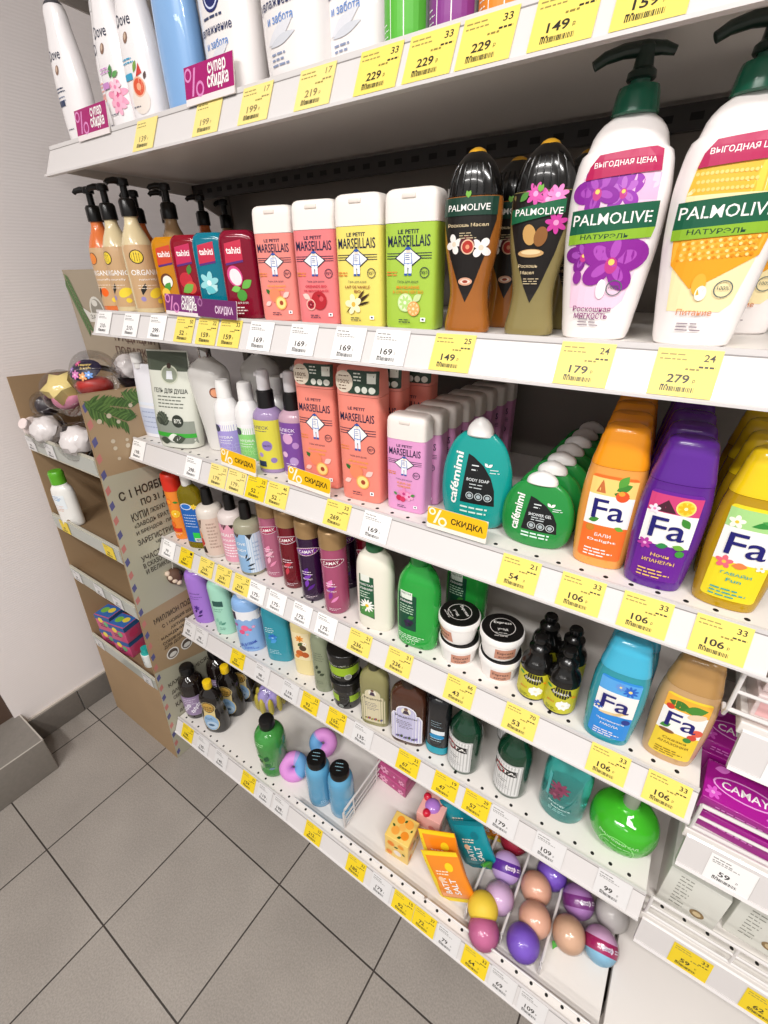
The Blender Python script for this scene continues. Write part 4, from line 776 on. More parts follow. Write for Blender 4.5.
TAGS = {
 'A': [(.318, 'p', '139', '', 'below the white bottle with a fig picture'), (.466, 'p', '199', '', 'below the upper magenta sign'), (.56, 'p', '199', '17', 'below the middle of three white moisturising bottles'), (.659, 'p', '219', '17', 'below the rearmost white moisturising bottle'), (.747, 'y', '229', '33', 'left of the green striped bottle, first of three 229 tags'), (.809, 'y', '229', '33', 'just below the green striped bottle, second of three 229 tags'), (.868, 'y', '229', '33', 'beneath the purple striped bottle, third of three 229 tags'), (.938, 'y', '149', '33', 'on the top shelf edge beneath the orange striped bottle'), (1.005, 'y', '159', '33', 'last on the top shelf edge, cut by the frame top')],
 'B': [(.038, 'w', '210', '', 'under the leftmost kraft-label pump bottle, at the shelf end'), (.14, 'w', '210', '', 'under the second and third kraft-label pump bottles'), (.23, 'w', '299', '', 'under the amber square gel bottle'), (.314, 'y', '52', '50', 'below the left end of the purple discount sign'), (.378, 'y', '159', '32', 'below the teal square gel bottle, left of its twin'), (.438, 'y', '159', '33', 'below the dark red square gel bottle'), (.512, 'w', '169', '', 'under the peach flat gel bottle on the second shelf'), (.602, 'w', '169', '', 'under the coral pink flat gel bottle'), (.689, 'w', '169', '', 'under the yellow vanilla flat gel bottle'), (.758, 'w', '169', '', 'under the lime green flat gel bottle'), (.849, 'y', '149', '25', 'under the amber black-capped gel bottle'), (1.003, 'y', '179', '24', 'under the white pump bottle with purple orchids'), (1.095, 'y', '279', '24', 'under the white pump bottle with honeycomb')],
 'C': [(.03, 'w', '198', '', 'under the white spouted pouch on the third shelf'), (.241, 'w', '298', '', 'under the white pear-shaped bottle'), (.325, 'p', '179', '33', 'below the first yellow sign, at its lilac bottle side'), (.382, 'p', '179', '23', 'below the first yellow sign, at its green bottle side'), (.44, 'Y', '52', '33', 'under the yellow-label liquid soap'), (.498, 'y', '52', '46', 'under the purple-label liquid soap'), (.644, 'y', '269', '33', 'under the tall peach gel bottle with the wider front'), (.726, 'w', '169', '', 'under the lilac flat gel bottle on the third shelf'), (.968, 'y', '54', '21', 'under the small green pouch bottle'), (1.05, 'y', '106', '33', 'under the orange rounded gel bottle'), (1.125, 'y', '106', '33', 'under the purple rounded gel bottle'), (1.202, 'y', '106', '33', 'under the yellow rounded gel bottle')],
 'D': [(.04, 'w', '79', '', 'under the orange red-capped bottle on the fourth shelf'), (.116, 'Y', '67', '1', 'under the olive bottle with a blue label'), (.198, 'y', '219', '27', 'under the beige black-capped lotion'), (.264, 'y', '219', '27', 'under the pink black-capped lotion'), (.329, 'y', '219', '27', 'under the blue black-capped lotion'), (.382, 'w', '175', '', 'under the rose gold-capped bottle'), (.447, 'w', '175', '', 'under the dark red gold-capped bottle'), (.523, 'w', '175', '', 'under the violet gold-capped bottle'), (.591, 'w', '175', '', 'under the pink gold-capped bottle with a purple swirl'), (.678, 'y', '236', '21', 'under the cream bottle with a daisy'), (.771, 'y', '236', '31', 'under the clear green gel bottle'), (.896, 'y', '43', '66', 'under the stacked scrub jars'), (1.005, 'y', '53', '70', 'under the small black bottles with yellow labels'), (1.139, 'y', '106', '33', 'under the sea blue gel bottle'), (1.216, 'y', '106', '33', 'under the tan gel bottle')],
 'E': [(.03, 'g', '98', '', 'below the purple bottle at the fifth shelf end'), (.085, 'g', '98', '', 'below the mint green bottle on the fifth shelf'), (.243, 'Y', '52', '27', 'below the light blue bottle with pink fruit'), (.34, 'g', '98', '', 'below the teal flat bottle on the fifth shelf'), (.443, 'g', '119', '', 'below the cream bottle with orange fruit'), (.51, 'Y', '93', '33', 'below the sage green slim bottle'), (.594, 'Y', '155', '29', 'below the two stacked black jars'), (.671, 'g', '135', '', 'below the olive herbal bottle'), (.793, 'Y', '67', '33', 'below the brown herbal bottle'), (.883, 'Y', '47', '19', 'below the black bottle with a teal base'), (.952, 'Y', '57', '29', 'below the left dark green bottle with a silver label'), (1.008, 'g', '179', '', 'below the right dark green bottle with a silver label'), (1.096, 'g', '109', '', 'below the large clear aqua bottle'), (1.204, 'g', '99', '', 'below the round bright green bottle')],
 'F': [(.057, 'Y', '198', '29', 'beneath the dark lilac-label bottle, bottom shelf end'), (.133, 'g', '130', '', 'on the bottom shelf beneath the yellow-capped bottles'), (.218, 'g', '140', '', 'on the bottom shelf between yellow-capped and green bottles'), (.336, 'Y', '159', '32', 'on the bottom shelf before the mottled green bottle'), (.402, 'g', '119', '', 'on the bottom shelf before the ring-shaped bath bomb'), (.463, 'g', '198', '', 'on the bottom shelf before the shimmering blue bottles'), (.579, 'Y', '212', '32', 'on the bottom shelf beside the first wire divider'), (.716, 'Y', '185', '33', 'on the bottom shelf before the empty compartment'), (.789, 'g', '179', '', 'on the bottom shelf before the orange-print box'), (.850, 'Y', '92', '15', 'joined to the 72 tag below the sachets'), (.905, 'Y', '72', '37', 'joined to the 92 tag below the sachets'), (.962, 'g', '79', '', 'on the bottom shelf below the yellow bath bomb'), (1.025, 'Y', '64', '33', 'on the bottom shelf below the dark pink bath bomb'), (1.085, 'g', '69', '', 'on the bottom shelf below the violet bath bomb'), (1.145, 'g', '109', '', 'on the bottom shelf below the third wire divider')]}
for s, L in TAGS.items():
    for a in L: price_tag(s, *a, y0=-.110 if s == 'F' else 0)
def right_tag(x, z, col, price, disc, where):
    k = (col, price, disc); TAGM.setdefault(k, tag_mesh(*k))
    o = link(bpy.data.objects.new('price_tag', TAGM[k])); o.location = (x, -.0003, z-.0665); o.rotation_euler = (-.159, 0, 0); o.scale = (1.05, 1, 1.25)
    tag(o, f'{ {"w": "white", "Y": "bright yellow"}[col]} price tag reading {price} {where}', 'price tag', 'price tags on the shelf edges')
right_tag(1.325, .908, 'w', '79', '', 'on the uppermost basket shelf of the basket rack')
right_tag(1.325, .672, 'w', '59', '', 'below the magenta soap packs on the basket rack')
right_tag(1.343, .406, 'Y', '59', '33', 'on the lowest basket shelf, nearer the left rack')
right_tag(1.445, .406, 'Y', '62', '33', 'on the lowest basket shelf at the frame edge')
def sign(x, z, w, h, style, label, tilt=0., y=-.006, rx=-.12):
    fl = Flat(w, h); mb = MB()
    if style == 'y':
        P = [('r', -1, 0, 1, 1, '#efeae0', .06), ('r', -1, .20, 1, 1, '#f0bc12', .1), ('ring', -.84, .80, .12, .05, '#fbf4e0'), ('p', [(-.78, .28), (-.70, .28), (-.52, .95), (-.60, .95)], '#fbf4e0'), ('ring', -.46, .42, .15, .06, '#fbf4e0'), ('t', 'СКИДКА', .35, .55, 1.05, '#241c10', .24, 2)]
    else:
        P = [('r', -1, 0, 1, 1, '#ece2e2', .04), ('r', -1, .18, 1, 1, '#a5146a' if style == 'm' else '#7a2a72'), ('ring', -.84, .78, .15, .05, '#d98ac0'), ('p', [(-.72, .22), (-.64, .22), (-.5, .92), (-.58, .92)], '#d98ac0'), ('ring', -.36, .36, .17, .06, '#d98ac0'), ('t', 'супер', .36, .74, .72, WH, .3, 2), ('t', 'скидка', .38, .42, .85, WH, .3, 2)] if style != 'v' else \
            [('r', -1, 0, 1, 1, '#6e2a66', .04), ('ring', -.84, .78, .13, .05, '#a56a9c'), ('t', 'СКИДКА', .38, .42, .9, '#e9d0e4', .28, 2)]
    mb.box(-w/2, -.0012, 0, w/2, 0, h, M('#e9e2dc', .3), 0)
    printed(fl, P, off=.0014, step=.00006, mb=mb); mb.fix = False
    r = solo('promotion_sign', mb, label, 'sign', 'discount signs clipped to the shelf edges', loc=(x, y, z), rot=(rx, tilt, 0), smooth=False)
sign(.388, 1.058, .102, .036, 'y', 'yellow discount sign in front of the lilac and green spray bottles', .05)
sign(.576, 1.062, .100, .034, 'y', 'yellow discount sign in front of the taller peach gel bottles', .05)
sign(.866, 1.062, .096, .034, 'y', 'yellow discount sign in front of the teal pouch bottle', .0)
sign(.312, 1.342, .100, .034, 'p', 'purple discount sign before the amber square gel bottle', .03)
sign(.410, 1.342, .100, .028, 'v', 'purple discount sign before the teal and dark red square bottles', .03, y=-.010)
sign(.166, 1.612, .100, .042, 'm', 'magenta discount sign at the far end of the top shelf', .0)
sign(.470, 1.614, .100, .042, 'm', 'magenta discount sign beside the light blue bottle', .0)

# ------------------------------------------------------------------ goods on the shelves
ORD = ['', 'second', 'third', 'fourth', 'fifth', 'sixth', 'seventh', 'eighth', 'ninth']
def row(key, name, label, cat, s, x, yf, d, n=1, dy=None, rz=0, group=None, dx=0., back=None):
    """front bottle and the ones straight behind it"""
    for i in range(n):
        lb = label if i == 0 else (back or label.split(' with ')[0])+f', {ORD[i]} from the front in its row'
        place(key, name, lb, cat, (x+dx*i, yf+d/2+i*(dy or d), ZT[s]), rz, group)
# top shelf
def dove(key, pic, stripe, tail):
    b = Body(.188, .066, .044, [(0, .78, .8), (.008, .87, .9), (.05, .93, .96), (.2, 1, 1), (.42, .99, 1), (.62, .86, .92), (.75, .72, .8), (.83, .63, .72), (.86, .62, .7), (.92, .58, .66), (.97, .44, .52), (1, .25, .3)], n=2.3)
    P = [('t', 'Dove', -.08, .62, .92, '#1c2440', .42, .3), ('e', -.05, .515, .13, .2, '#8a6a5a', -.5), ('lf', -.12, .50, .28, 1.1, '#c9b09c', .25)]+pic+[('l', -.6, .39, .2, 2, .022, stripe, .05), ('r', -.62, .27, -.05, .31, stripe), ('l', -.4, .10, .1, 1, .02, '#6a6a7a', .04)]
    cap = '#eeeced' if tail != 'dark' else '#4a4a50'
    bottle(key, b, (M('#f1edee', .25, coat=.3), M(cap, .3)), .86 if tail != 'dark' else .955, P, ())
dove('dove_plain', [('l', -.6, .33, .3, 2, .025, '#6a7a9a', .05)], '#2a3a5c', 'dark')
dove('dove_coral', [('l', -.6, .34, .3, 3, .025, '#e8a29a', .05), ('lf', -.4, .25, .8, .1, '#c9d0da', .2)], '#e8a29a', '')
dove('dove_peony', [('fl', .28, .22, .55, '#ee9ab8', '#d85a8a', 7), ('fl', .25, .16, .4, '#f2b0c8', '#e07aa2', 6, .8), ('fl', .3, .27, .3, '#f6c4d6', '#e88ab0', 6), ('lf', .1, .33, .5, 1.2, '#4a8a4a', .22), ('lf', .25, .33, .4, .6, '#5a9a54', .22)], '#c98ac8', '')
dove('dove_fig', [('e', .15, .14, .5, .5, '#eadfd6'), ('c', .2, .22, .36, '#e8b49a'), ('c', .2, .22, .3, '#d8583a'), ('c', .22, .22, .13, '#f0a886'), ('p', [(.15, .28), (.5, .30), (.4, .36)], '#c83a34'), ('lf', .05, .31, .45, 1.0, '#7aa04a', .2), ('lf', .55, .26, .3, 1.2, '#4a2a24', .2)], '#3aa0c8', '')
for k, x, yf, lb in (('dove_plain', .084, .004, 'white curvy shampoo bottle at the far left end with a dark cap tip'), ('dove_coral', .168, .035, 'white curvy shampoo bottle with coral print, second from the left end'), ('dove_peony', .228, .004, 'white curvy shampoo bottle with a pink peony picture'), ('dove_fig', .292, .004, 'white curvy shampoo bottle with an orange fig picture')):
    place(k, 'shampoo_bottle', lb, 'bottle', (x, yf+.022, ZT['A']), 6, 'white curvy shampoo bottles on the top shelf')
place('dove_fig', 'shampoo_bottle', 'white curvy shampoo bottle half hidden behind the fig and blue bottles', 'bottle', (.352, .075, ZT['A']), 0, 'white curvy shampoo bottles on the top shelf')
bottle('a_blue', Body(.2, .072, .044, [(0, .84, .86), (.008, .93, .94), (.05, .96, 1), (.4, 1, 1), (.7, .9, .95), (.85, .7, .8), (1, .4, .5)], 2.6), (M('#86b1e2', .28, coat=.4), M('#86b1e2', .3)), .86, ())
place('a_blue', 'shampoo_bottle', 'plain light blue bottle beside the white curvy shampoos', 'bottle', (.386, .026, ZT['A']), 0)
bottle('a_care', Body(.2, .096, .056, [(0, .80, .85), (.008, .88, .93), (.05, .93, 1), (.35, 1, 1), (.6, 1, 1), (.8, .85, .9), (.9, .6, .7), (1, .4, .5)], 2.5), (M('#efeae9', .28, coat=.3), M('#e9e6e6', .3)), .86,
       [('c', -.1, .50, .34, '#1f2766'), ('ring', -.1, .50, .28, .04, '#cfd6f0'), ('t', 'CARE', -.1, .50, .45, WH, .13, 1), ('l', -.5, .395, .25, 1, .02, '#3a4466', .05), ('t', 'увлажнение', -.12, .335, 1.3, '#26305e', .19, .3), ('t', 'и забота', -.08, .275, .85, '#5a8ad0', .17, .3), ('lf', -.55, .17, .95, .4, '#dcdde4', .14), ('lf', -.5, .16, .9, .2, '#cfd2da', .10), ('l', -.45, .12, .15, 3, .025, '#8a96b4', .04)])
for x, yf, lb in ((.488, .006, 'white moisturising bottle right behind the magenta sign, next to the blue one'), (.602, .004, 'white moisturising bottle, middle one of the three'), (.678, .03, 'white moisturising bottle in shade, partly hidden by its two neighbours')):
    place('a_care', 'lotion_bottle', lb, 'bottle', (x, yf+.028, ZT['A']), 0, 'white moisturising bottles on the top shelf')
def striped(key, c, c2):
    bottle(key, Body(.16, .050, .050, [(0, .88), (.008, .97), (.03, 1), (.8, 1), (.9, .8), (1, .5)]), (M('#dfe6e2', .1, trans=.3, coat=.4), M('#e9e9e9', .3)), .9,
           [('r', -.97, .02, .97, .30, c), ('r', -.97, .30, .97, .55, '#e2ece8'), ('e', -.3, .34, .5, .3, c2), ('l', -.5, .5, .4, 2, .04, '#6a8a8a', .06), ('r', -.28, .02, -.24, .8, WH), ('r', .32, .02, .36, .8, WH), ('l', -.7, .12, -.35, 3, .03, '#e9f2ec', .04)])
striped('st_green', '#5ab83c', '#8ad06a'); striped('st_purple', '#8a3a8c', '#b06ab0'); striped('st_orange', '#e88a2a', '#f0a85a'); striped('st_pink', '#d0305c', '#e86a8a')
for k, x, lb in (('st_green', .758, 'green and clear striped bottle at the top edge of the photo'), ('st_purple', .812, 'purple and clear striped bottle at the top edge of the photo'), ('st_orange', .866, 'orange and clear striped bottle at the top edge of the photo'), ('st_pink', .920, 'pink striped bottle next to the orange striped one')):
    place(k, 'gel_bottle', lb, 'bottle', (x, .030, ZT['A']), 0, 'striped clear bottles on the top shelf')
# second shelf
OG = 'kraft-label pump bottles on the second shelf'
for k, x, yf, rz, lb in (('org_orange', .0, .048, 20, 'orange kraft-label pump bottle at the left end of its shelf'), ('org_cream', .058, .046, 22, 'cream kraft-label pump bottle with a yellow fruit, second from the left'), ('org_cream', .146, .036, 66, 'cream kraft-label pump bottle turned sideways beside the amber square bottle'), ('org_orange', .02, .130, 10, 'orange pump bottle in the back row behind the cream pair'), ('org_tan', .15, .118, 40, 'tan pump bottle standing behind the amber square gel bottle'), ('org_cream', .072, .168, 40, 'pale pump bottle furthest back in the pump group'), ('org_orange', .065, .262, 30, 'reddish pump bottle standing behind the red square gel bottle'), ('org_tan', .035, .352, -10, 'pump bottle with clear neck behind the teal square gel bottle')):
    place(k, 'pump_bottle', lb, 'bottle', (x, yf, ZT['B']), rz, OG)
for k, x, yf, lb in (('tah_yellow', .216, .040, 'amber yellow square gel bottle with a coconut picture'), ('tah_red', .283, .034, 'red square gel bottle between the amber and teal ones'), ('tah_blue', .356, .028, 'teal square gel bottle with white flowers'), ('tah_pink', .430, .024, 'dark red square gel bottle with a dragon fruit picture')):
    place(k, 'gel_bottle', lb, 'bottle', (x, yf+.018, ZT['B']), 22, 'square tropical gels on the second shelf')
for k, x, yf, lb, rz in (('lpm_peach', .516, .026, 'peach flat gel bottle with a white top on the second shelf', 14), ('lpm_pink', .606, .018, 'coral pink flat gel bottle with a pomegranate picture', 12), ('lpm_vanilla', .690, .010, 'yellow flat gel bottle with a vanilla picture', 6), ('lpm_green', .767, .016, 'lime green flat gel bottle with citrus fruit', 4)):
    place(k, 'shower_gel_bottle', lb, 'bottle', (x, yf+.02, ZT['B']), rz, 'flat white-topped gels on the second shelf')
GG = 'clear black-capped gels on the second shelf'
for k, x, y, lb in (('gel_fig', .846, .032, 'amber gel bottle with black domed cap and fig label, in front'), ('gel_argan', .922, .042, 'clear golden gel bottle with black domed cap and pink flowers'), ('gel_fig', .866, .108, 'amber black-capped gel bottle in the second row, behind the fig one'), ('gel_argan', .944, .118, 'golden black-capped gel bottle in the second row, behind the flowered one')):
    place(k, 'shower_gel_bottle', lb, 'bottle', (x, y, ZT['B']), 8, GG)
place('palm_orchid', 'pump_soap_bottle', 'large white pump bottle with purple orchids and green pump', 'bottle', (.996, .046, ZT['B']), 6, 'large white pump bottles on the second shelf')
place('palm_honey', 'pump_soap_bottle', 'large white pump bottle with honeycomb picture and green pump', 'bottle', (1.090, .040, ZT['B']), 6, 'large white pump bottles on the second shelf')
place('palm_honey', 'pump_soap_bottle', 'large white pump bottle in shade behind the honeycomb one', 'bottle', (1.125, .16, ZT['B']), 6, 'large white pump bottles on the second shelf')
# third shelf
place('white_pouch', 'refill_pouch', 'white refill pouch with a screw spout at the left shelf end', 'pouch', (.040, .056, ZT['C']), 12)
place('green_pouch', 'refill_pouch', 'olive and white refill pouch with a bright green band', 'pouch', (.146, .036, ZT['C']), 14, rot=(-.06, .0, .25))
place('pear', 'pump_bottle', 'white pear-shaped pump bottle with silver pump, front one', 'bottle', (.240, .072, ZT['C']), 10, 'white pear-shaped bottles on the third shelf')
place('pear', 'pump_bottle', 'white pear-shaped pump bottle behind the lilac spray bottle', 'bottle', (.315, .150, ZT['C']), 10, 'white pear-shaped bottles on the third shelf')
for k, x, y, lb in (('spray_lilac', .310, .050, 'white capped bottle with a lilac label'), ('spray_green', .366, .058, 'white capped bottle with a light green label'), ('spray_green', .385, .125, 'white capped bottle in the back row behind the green-label one')):
    place(k, 'spray_bottle', lb, 'bottle', (x, y, ZT['C']), 25, 'white capped label bottles on the third shelf')
for k, x, y, lb in (('soap_yellow', .436, .046, 'lilac liquid soap with a yellow label and black collar, in front'), ('soap_purple', .491, .060, 'pinkish liquid soap with a purple label and black collar'), ('soap_yellow', .462, .115, 'liquid soap with a pale pump in the row behind the yellow-label one'), ('soap_purple', .518, .13, 'liquid soap with a pale pump in the row behind the purple-label one')):
    place(k, 'liquid_soap_bottle', lb, 'bottle', (x, y, ZT['C']), 20, 'liquid soaps on the third shelf')
BG = 'tall peach gels on the third shelf'
for x, y, rz, lb in ((.572, .050, 8, 'tall peach gel bottle with a green neck badge, slimmer left one'), (.670, .042, 6, 'tall peach gel bottle with a green neck badge, wider one in front'), (.676, .096, 6, 'tall peach gel bottle hidden behind the wider badge bottle'), (.700, .150, 6, 'tall peach gel bottle furthest back behind the badge bottles')):
    place('lpm_big', 'shower_gel_bottle', lb, 'bottle', (x, y, ZT['C']), rz, BG)
row('lpm_lilac', 'shower_gel_bottle', 'lilac flat gel bottle with cherry blossom print, front of its row', 'bottle', 'C', .755, .026, .042, 8, .042, 5, 'lilac flat gels in a row on the third shelf', .004, 'lilac flat gel bottle')
place('pouch_teal', 'pouch_bottle', 'large teal pouch bottle with white clip cap and black panel', 'bottle', (.868, .054, ZT['C']), 6, 'pouch bottles on the third shelf')
row('pouch_green', 'pouch_bottle', 'green pouch bottle with a black panel, front of its row', 'bottle', 'C', .966, .030, .034, 7, .044, 4, 'pouch bottles on the third shelf', .001, 'green pouch bottle with white clip cap')
row('fa_orange', 'shower_gel_bottle', 'orange rounded gel bottle with a tropical fruit label', 'bottle', 'C', 1.054, .026, .046, 4, .056, 4, 'rounded gels in rows on the third shelf', -.004, 'orange rounded gel bottle')
row('fa_purple', 'shower_gel_bottle', 'purple rounded gel bottle with a citrus and flower label', 'bottle', 'C', 1.121, .014, .046, 5, .056, 2, 'rounded gels in rows on the third shelf', -.003, 'purple rounded gel bottle')
row('fa_yellow', 'shower_gel_bottle', 'yellow rounded gel bottle with a palm leaf label', 'bottle', 'C', 1.197, .016, .046, 4, .056, 0, 'rounded gels in rows on the third shelf', -.001, 'yellow rounded gel bottle')
# fourth shelf
place('orange', 'shower_gel_bottle', 'orange bottle with a red cap at the left shelf end', 'bottle', (.046, .040, ZT['D']), 25)
place('olive', 'shower_gel_bottle', 'olive clear bottle with white cap and blue label', 'bottle', (.128, .030, ZT['D']), 24)
for k, x, y, lb in (('lot_beige', .193, .034, 'black-capped lotion with a beige label and dark leaf pattern'), ('lot_pink', .262, .044, 'black-capped lotion with a pink label'), ('lot_blue', .329, .034, 'black-capped lotion with a blue label, nearest of the trio'), ('lot_blue', .392, .125, 'black-capped lotion in shade behind the blue-label one')):
    place(k, 'lotion_bottle', lb, 'bottle', (x, y, ZT['D']), 28, 'black-capped lotions on the fourth shelf')
CG = 'gold-capped slim gels on the fourth shelf'
for k, x, yf, lb in (('cam_rose', .386, .032, 'slim rose pink gel bottle with gold cap, leftmost'), ('cam_red', .452, .024, 'slim dark red gel bottle with gold cap'), ('cam_violet', .519, .014, 'slim dark violet gel bottle with gold cap'), ('cam_pink', .588, .009, 'slim pink gel bottle with gold cap and purple swirls'), ('cam_red', .628, .075, 'slim dark magenta gel bottle behind the pink swirl one'), ('cam_red', .490, .10, 'slim dark red gel bottle in the back row'), ('cam_violet', .556, .09, 'slim violet gel bottle in the back row')):
    place(k, 'shower_gel_bottle', lb, 'bottle', (x, yf+.0235, ZT['D']), 25, CG)
place('daisy', 'shower_gel_bottle', 'cream bottle with a daisy on a green label', 'bottle', (.689, .034, ZT['D']), 12)
place('greengel', 'shower_gel_bottle', 'large clear bright green gel bottle with blackcurrant label', 'bottle', (.783, .038, ZT['D']), 8, 'clear green gels on the fourth shelf')
place('greengel', 'shower_gel_bottle', 'dark green gel bottle in shade behind the scrub jars', 'bottle', (.835, .135, ZT['D']), 8, 'clear green gels on the fourth shelf')
for x, y, z, rz, lb in ((.863, .048, 0, 20, 'white scrub jar with black lid, lower one of the left stack'), (.861, .046, .0508, -40, 'white scrub jar with black lid, upper one of the left stack'), (.940, .053, 0, 12, 'white scrub jar with black lid, lower one of the right stack'), (.938, .051, .0508, 22, 'white scrub jar with black lid, upper one of the right stack')):
    place('tub', 'scrub_jar', lb, 'jar', (x, y, ZT['D']+z), rz, 'white scrub jars stacked two high')
for x, y, lb in ((1.004, .042, 'small black bottle with a yellow label, front left of the four'), (1.049, .038, 'small black bottle with a yellow label, front right of the four'), (1.003, .100, 'small black bottle with a yellow label, back left of the four'), (1.046, .090, 'small black bottle with a yellow label, back right of the four')):
    place('dropper', 'soap_bottle', lb, 'bottle', (x, y, ZT['D']), 8, 'small black bottles on the fourth shelf')
row('fa_blue', 'shower_gel_bottle', 'sea blue rounded gel bottle with blue flowers', 'bottle', 'D', 1.124, .002, .046, 2, .06, 4, 'rounded gels on the fourth shelf', .004, 'sea blue rounded gel bottle')
place('fa_tan', 'shower_gel_bottle', 'tan rounded gel bottle with jungle leaves on its label', 'bottle', (1.205, .040, ZT['D']), 2, 'rounded gels on the fourth shelf')
# fifth shelf
EG = 'tall pastel bottles on the fifth shelf'
for k, x, y, rz, lb in (('e_purple', .051, .036, 28, 'purple bottle with dark flower print at the left shelf end'), ('e_mint', .145, .040, 28, 'mint green bottle with leaf print'), ('e_blue', .256, .040, 32, 'light blue bottle with white scallops and pink fruit'), ('e_teal', .355, .050, 24, 'teal flat bottle with a blue flower'), ('e_cream', .447, .054, 20, 'cream bottle with orange fruit picture'), ('e_sage', .520, .036, 20, 'slim sage green bottle partly behind the black jars')):
    place(k, 'body_wash_bottle', lb, 'bottle', (x, y, ZT['E']), rz, EG)
place('jar_split', 'cream_jar', 'black cream jar with two green patches, bottom of the stack', 'jar', (.590, .040, ZT['E']), 24, 'black cream jars stacked two high')
place('jar_stripe', 'cream_jar', 'black cream jar with a wide lime band, on top of the stack', 'jar', (.588, .040, ZT['E']+.0862), 40, 'black cream jars stacked two high')
place('herb_olive', 'herbal_shampoo_bottle', 'olive herbal bottle with a cream arched label', 'bottle', (.682, .028, ZT['E']), 16, 'herbal bottles with arched labels')
place('herb_brown', 'herbal_shampoo_bottle', 'brown herbal bottle with a lilac arched label', 'bottle', (.768, .032, ZT['E']), 14, 'herbal bottles with arched labels')
place('herb_brown', 'herbal_shampoo_bottle', 'brown herbal bottle in the back row with its label hidden', 'bottle', (.742, .12, ZT['E']), 14, 'herbal bottles with arched labels')
place('e_black', 'shower_gel_bottle', 'black slim bottle with a teal base band', 'bottle', (.835, .044, ZT['E']), 14)
for x, y, lb in ((.895, .047, 'dark green bottle with a silver label, beside the black bottle'), (.994, .054, 'dark green bottle with a silver label, beside the clear aqua bottle'), (.96, .16, 'dark green bottle in the back row between its two twins')):
    place('e_asti', 'bath_foam_bottle', lb, 'bottle', (x, y, ZT['E']), -14 if y < .1 else 0, 'dark green bottles on the fifth shelf')
place('e_aqua', 'bath_foam_bottle', 'large clear aqua bottle with a dark red flower print', 'bottle', (1.092, .064, ZT['E']), 4)
place('e_round', 'bath_foam_bottle', 'squat round bright green clear bottle', 'bottle', (1.194, .068, ZT['E']), 0)
# puff hanging from the fourth shelf
pf = MB(); pf.sphere((0, 0, 0), .021, M('#6a4a3a', .7, noise=.5), sc3=(1, 1, 1.2))
for k in range(10):
    a = k*1.9; pf.sphere((.016*math.cos(a), .016*math.sin(a), -.016+.0035*k), .008, M(['#d9c4b0', '#2a1c18', '#b98a7a'][k % 3], .7), 10, 8)
pr = root('bath_puff', 'small brown and white patterned puff hanging at the left end of the fifth shelf', 'puff', (.005, .000, .645))
part('ball', pf, pr); part('cord', MB().tube([(0, 0, .02), (.002, .004, .06), (.004, .012, .104)], .0009, M('#d9d0c6', .6), 6), pr)
# bottom shelf
for x, y, lb in ((.030, -.056, 'dark bottle with black cap and lilac label, front one'), (.045, .035, 'dark bottle with black cap behind the lilac-label one')):
    place('f_violet', 'bath_foam_bottle', lb, 'bottle', (x, y, ZT['F']), 35, 'dark bottles with black caps on the bottom shelf')
for x, y, lb in ((.132, -.058, 'black waisted bottle with yellow cap, front one'), (.128, .008, 'black waisted bottle with yellow cap, second one behind it'), (.122, .070, 'black waisted bottle with an oval label, furthest back')):
    place('f_snow', 'bath_foam_bottle', lb, 'bottle', (x, y, ZT['F']), 24, 'black waisted bottles on the bottom shelf')
g = root('bath_gift', 'lilac flower soap wrapped in yellow-edged clear film', 'soap', (.222, .082, ZT['F']))
fl = MB()
for k in range(8):
    a = k*PI/4; fl.sphere((.022*math.cos(a), .022*math.sin(a), .055+.012*math.sin(a*3)), .020, M('#a99ad8', .6), 14, 10, (1, 1, 1.5))
fl.sphere((0, 0, .055), .026, M('#b8a8e2', .6), 16, 10, (1, 1, 1.5))
part('flower', fl, g)
yl = MB()
for k in range(9):
    a = k*2*PI/9; yl.sphere((.040*math.cos(a), .040*math.sin(a), .045), .016, M('#d9c84a', .6), 10, 8, (.6, .6, 2.2))
part('petals', yl, g); part('wrapper', MB().sphere((0, 0, .062), .058, film(), 24, 14, (1, 1, 1.05)), g)
place('f_green', 'bath_salt_bottle', 'clear bottle of mottled green salt with black cap', 'bottle', (.378, -.054, ZT['F']), 20, 'mottled green bottles on the bottom shelf')
place('f_green', 'bath_salt_bottle', 'pale green bottle barely visible at the back of the bottom shelf', 'bottle', (.43, .21, ZT['F']), 20, 'mottled green bottles on the bottom shelf')
place('donut_a', 'ring_bath_bomb', 'pink and blue ring-shaped bath bomb leaning between bottles, front one', 'bath bomb', (.455, -.060, ZT['F']), group='ring-shaped bath bombs', rot=(-.6, 0, .62))
place('donut_b', 'ring_bath_bomb', 'pink and blue ring-shaped bath bomb behind the shimmering bottles', 'bath bomb', (.476, .040, ZT['F']), group='ring-shaped bath bombs', rot=(-.62, 0, .6))
for x, y, lb in ((.543, -.046, 'shimmering blue bottle with black lid, left one'), (.610, -.036, 'shimmering blue bottle with black lid, beside the wire divider')):
    place('f_shimmer', 'bubble_bath_bottle', lb, 'bottle', (x, y, ZT['F']), 25, 'shimmering blue bottles on the bottom shelf')
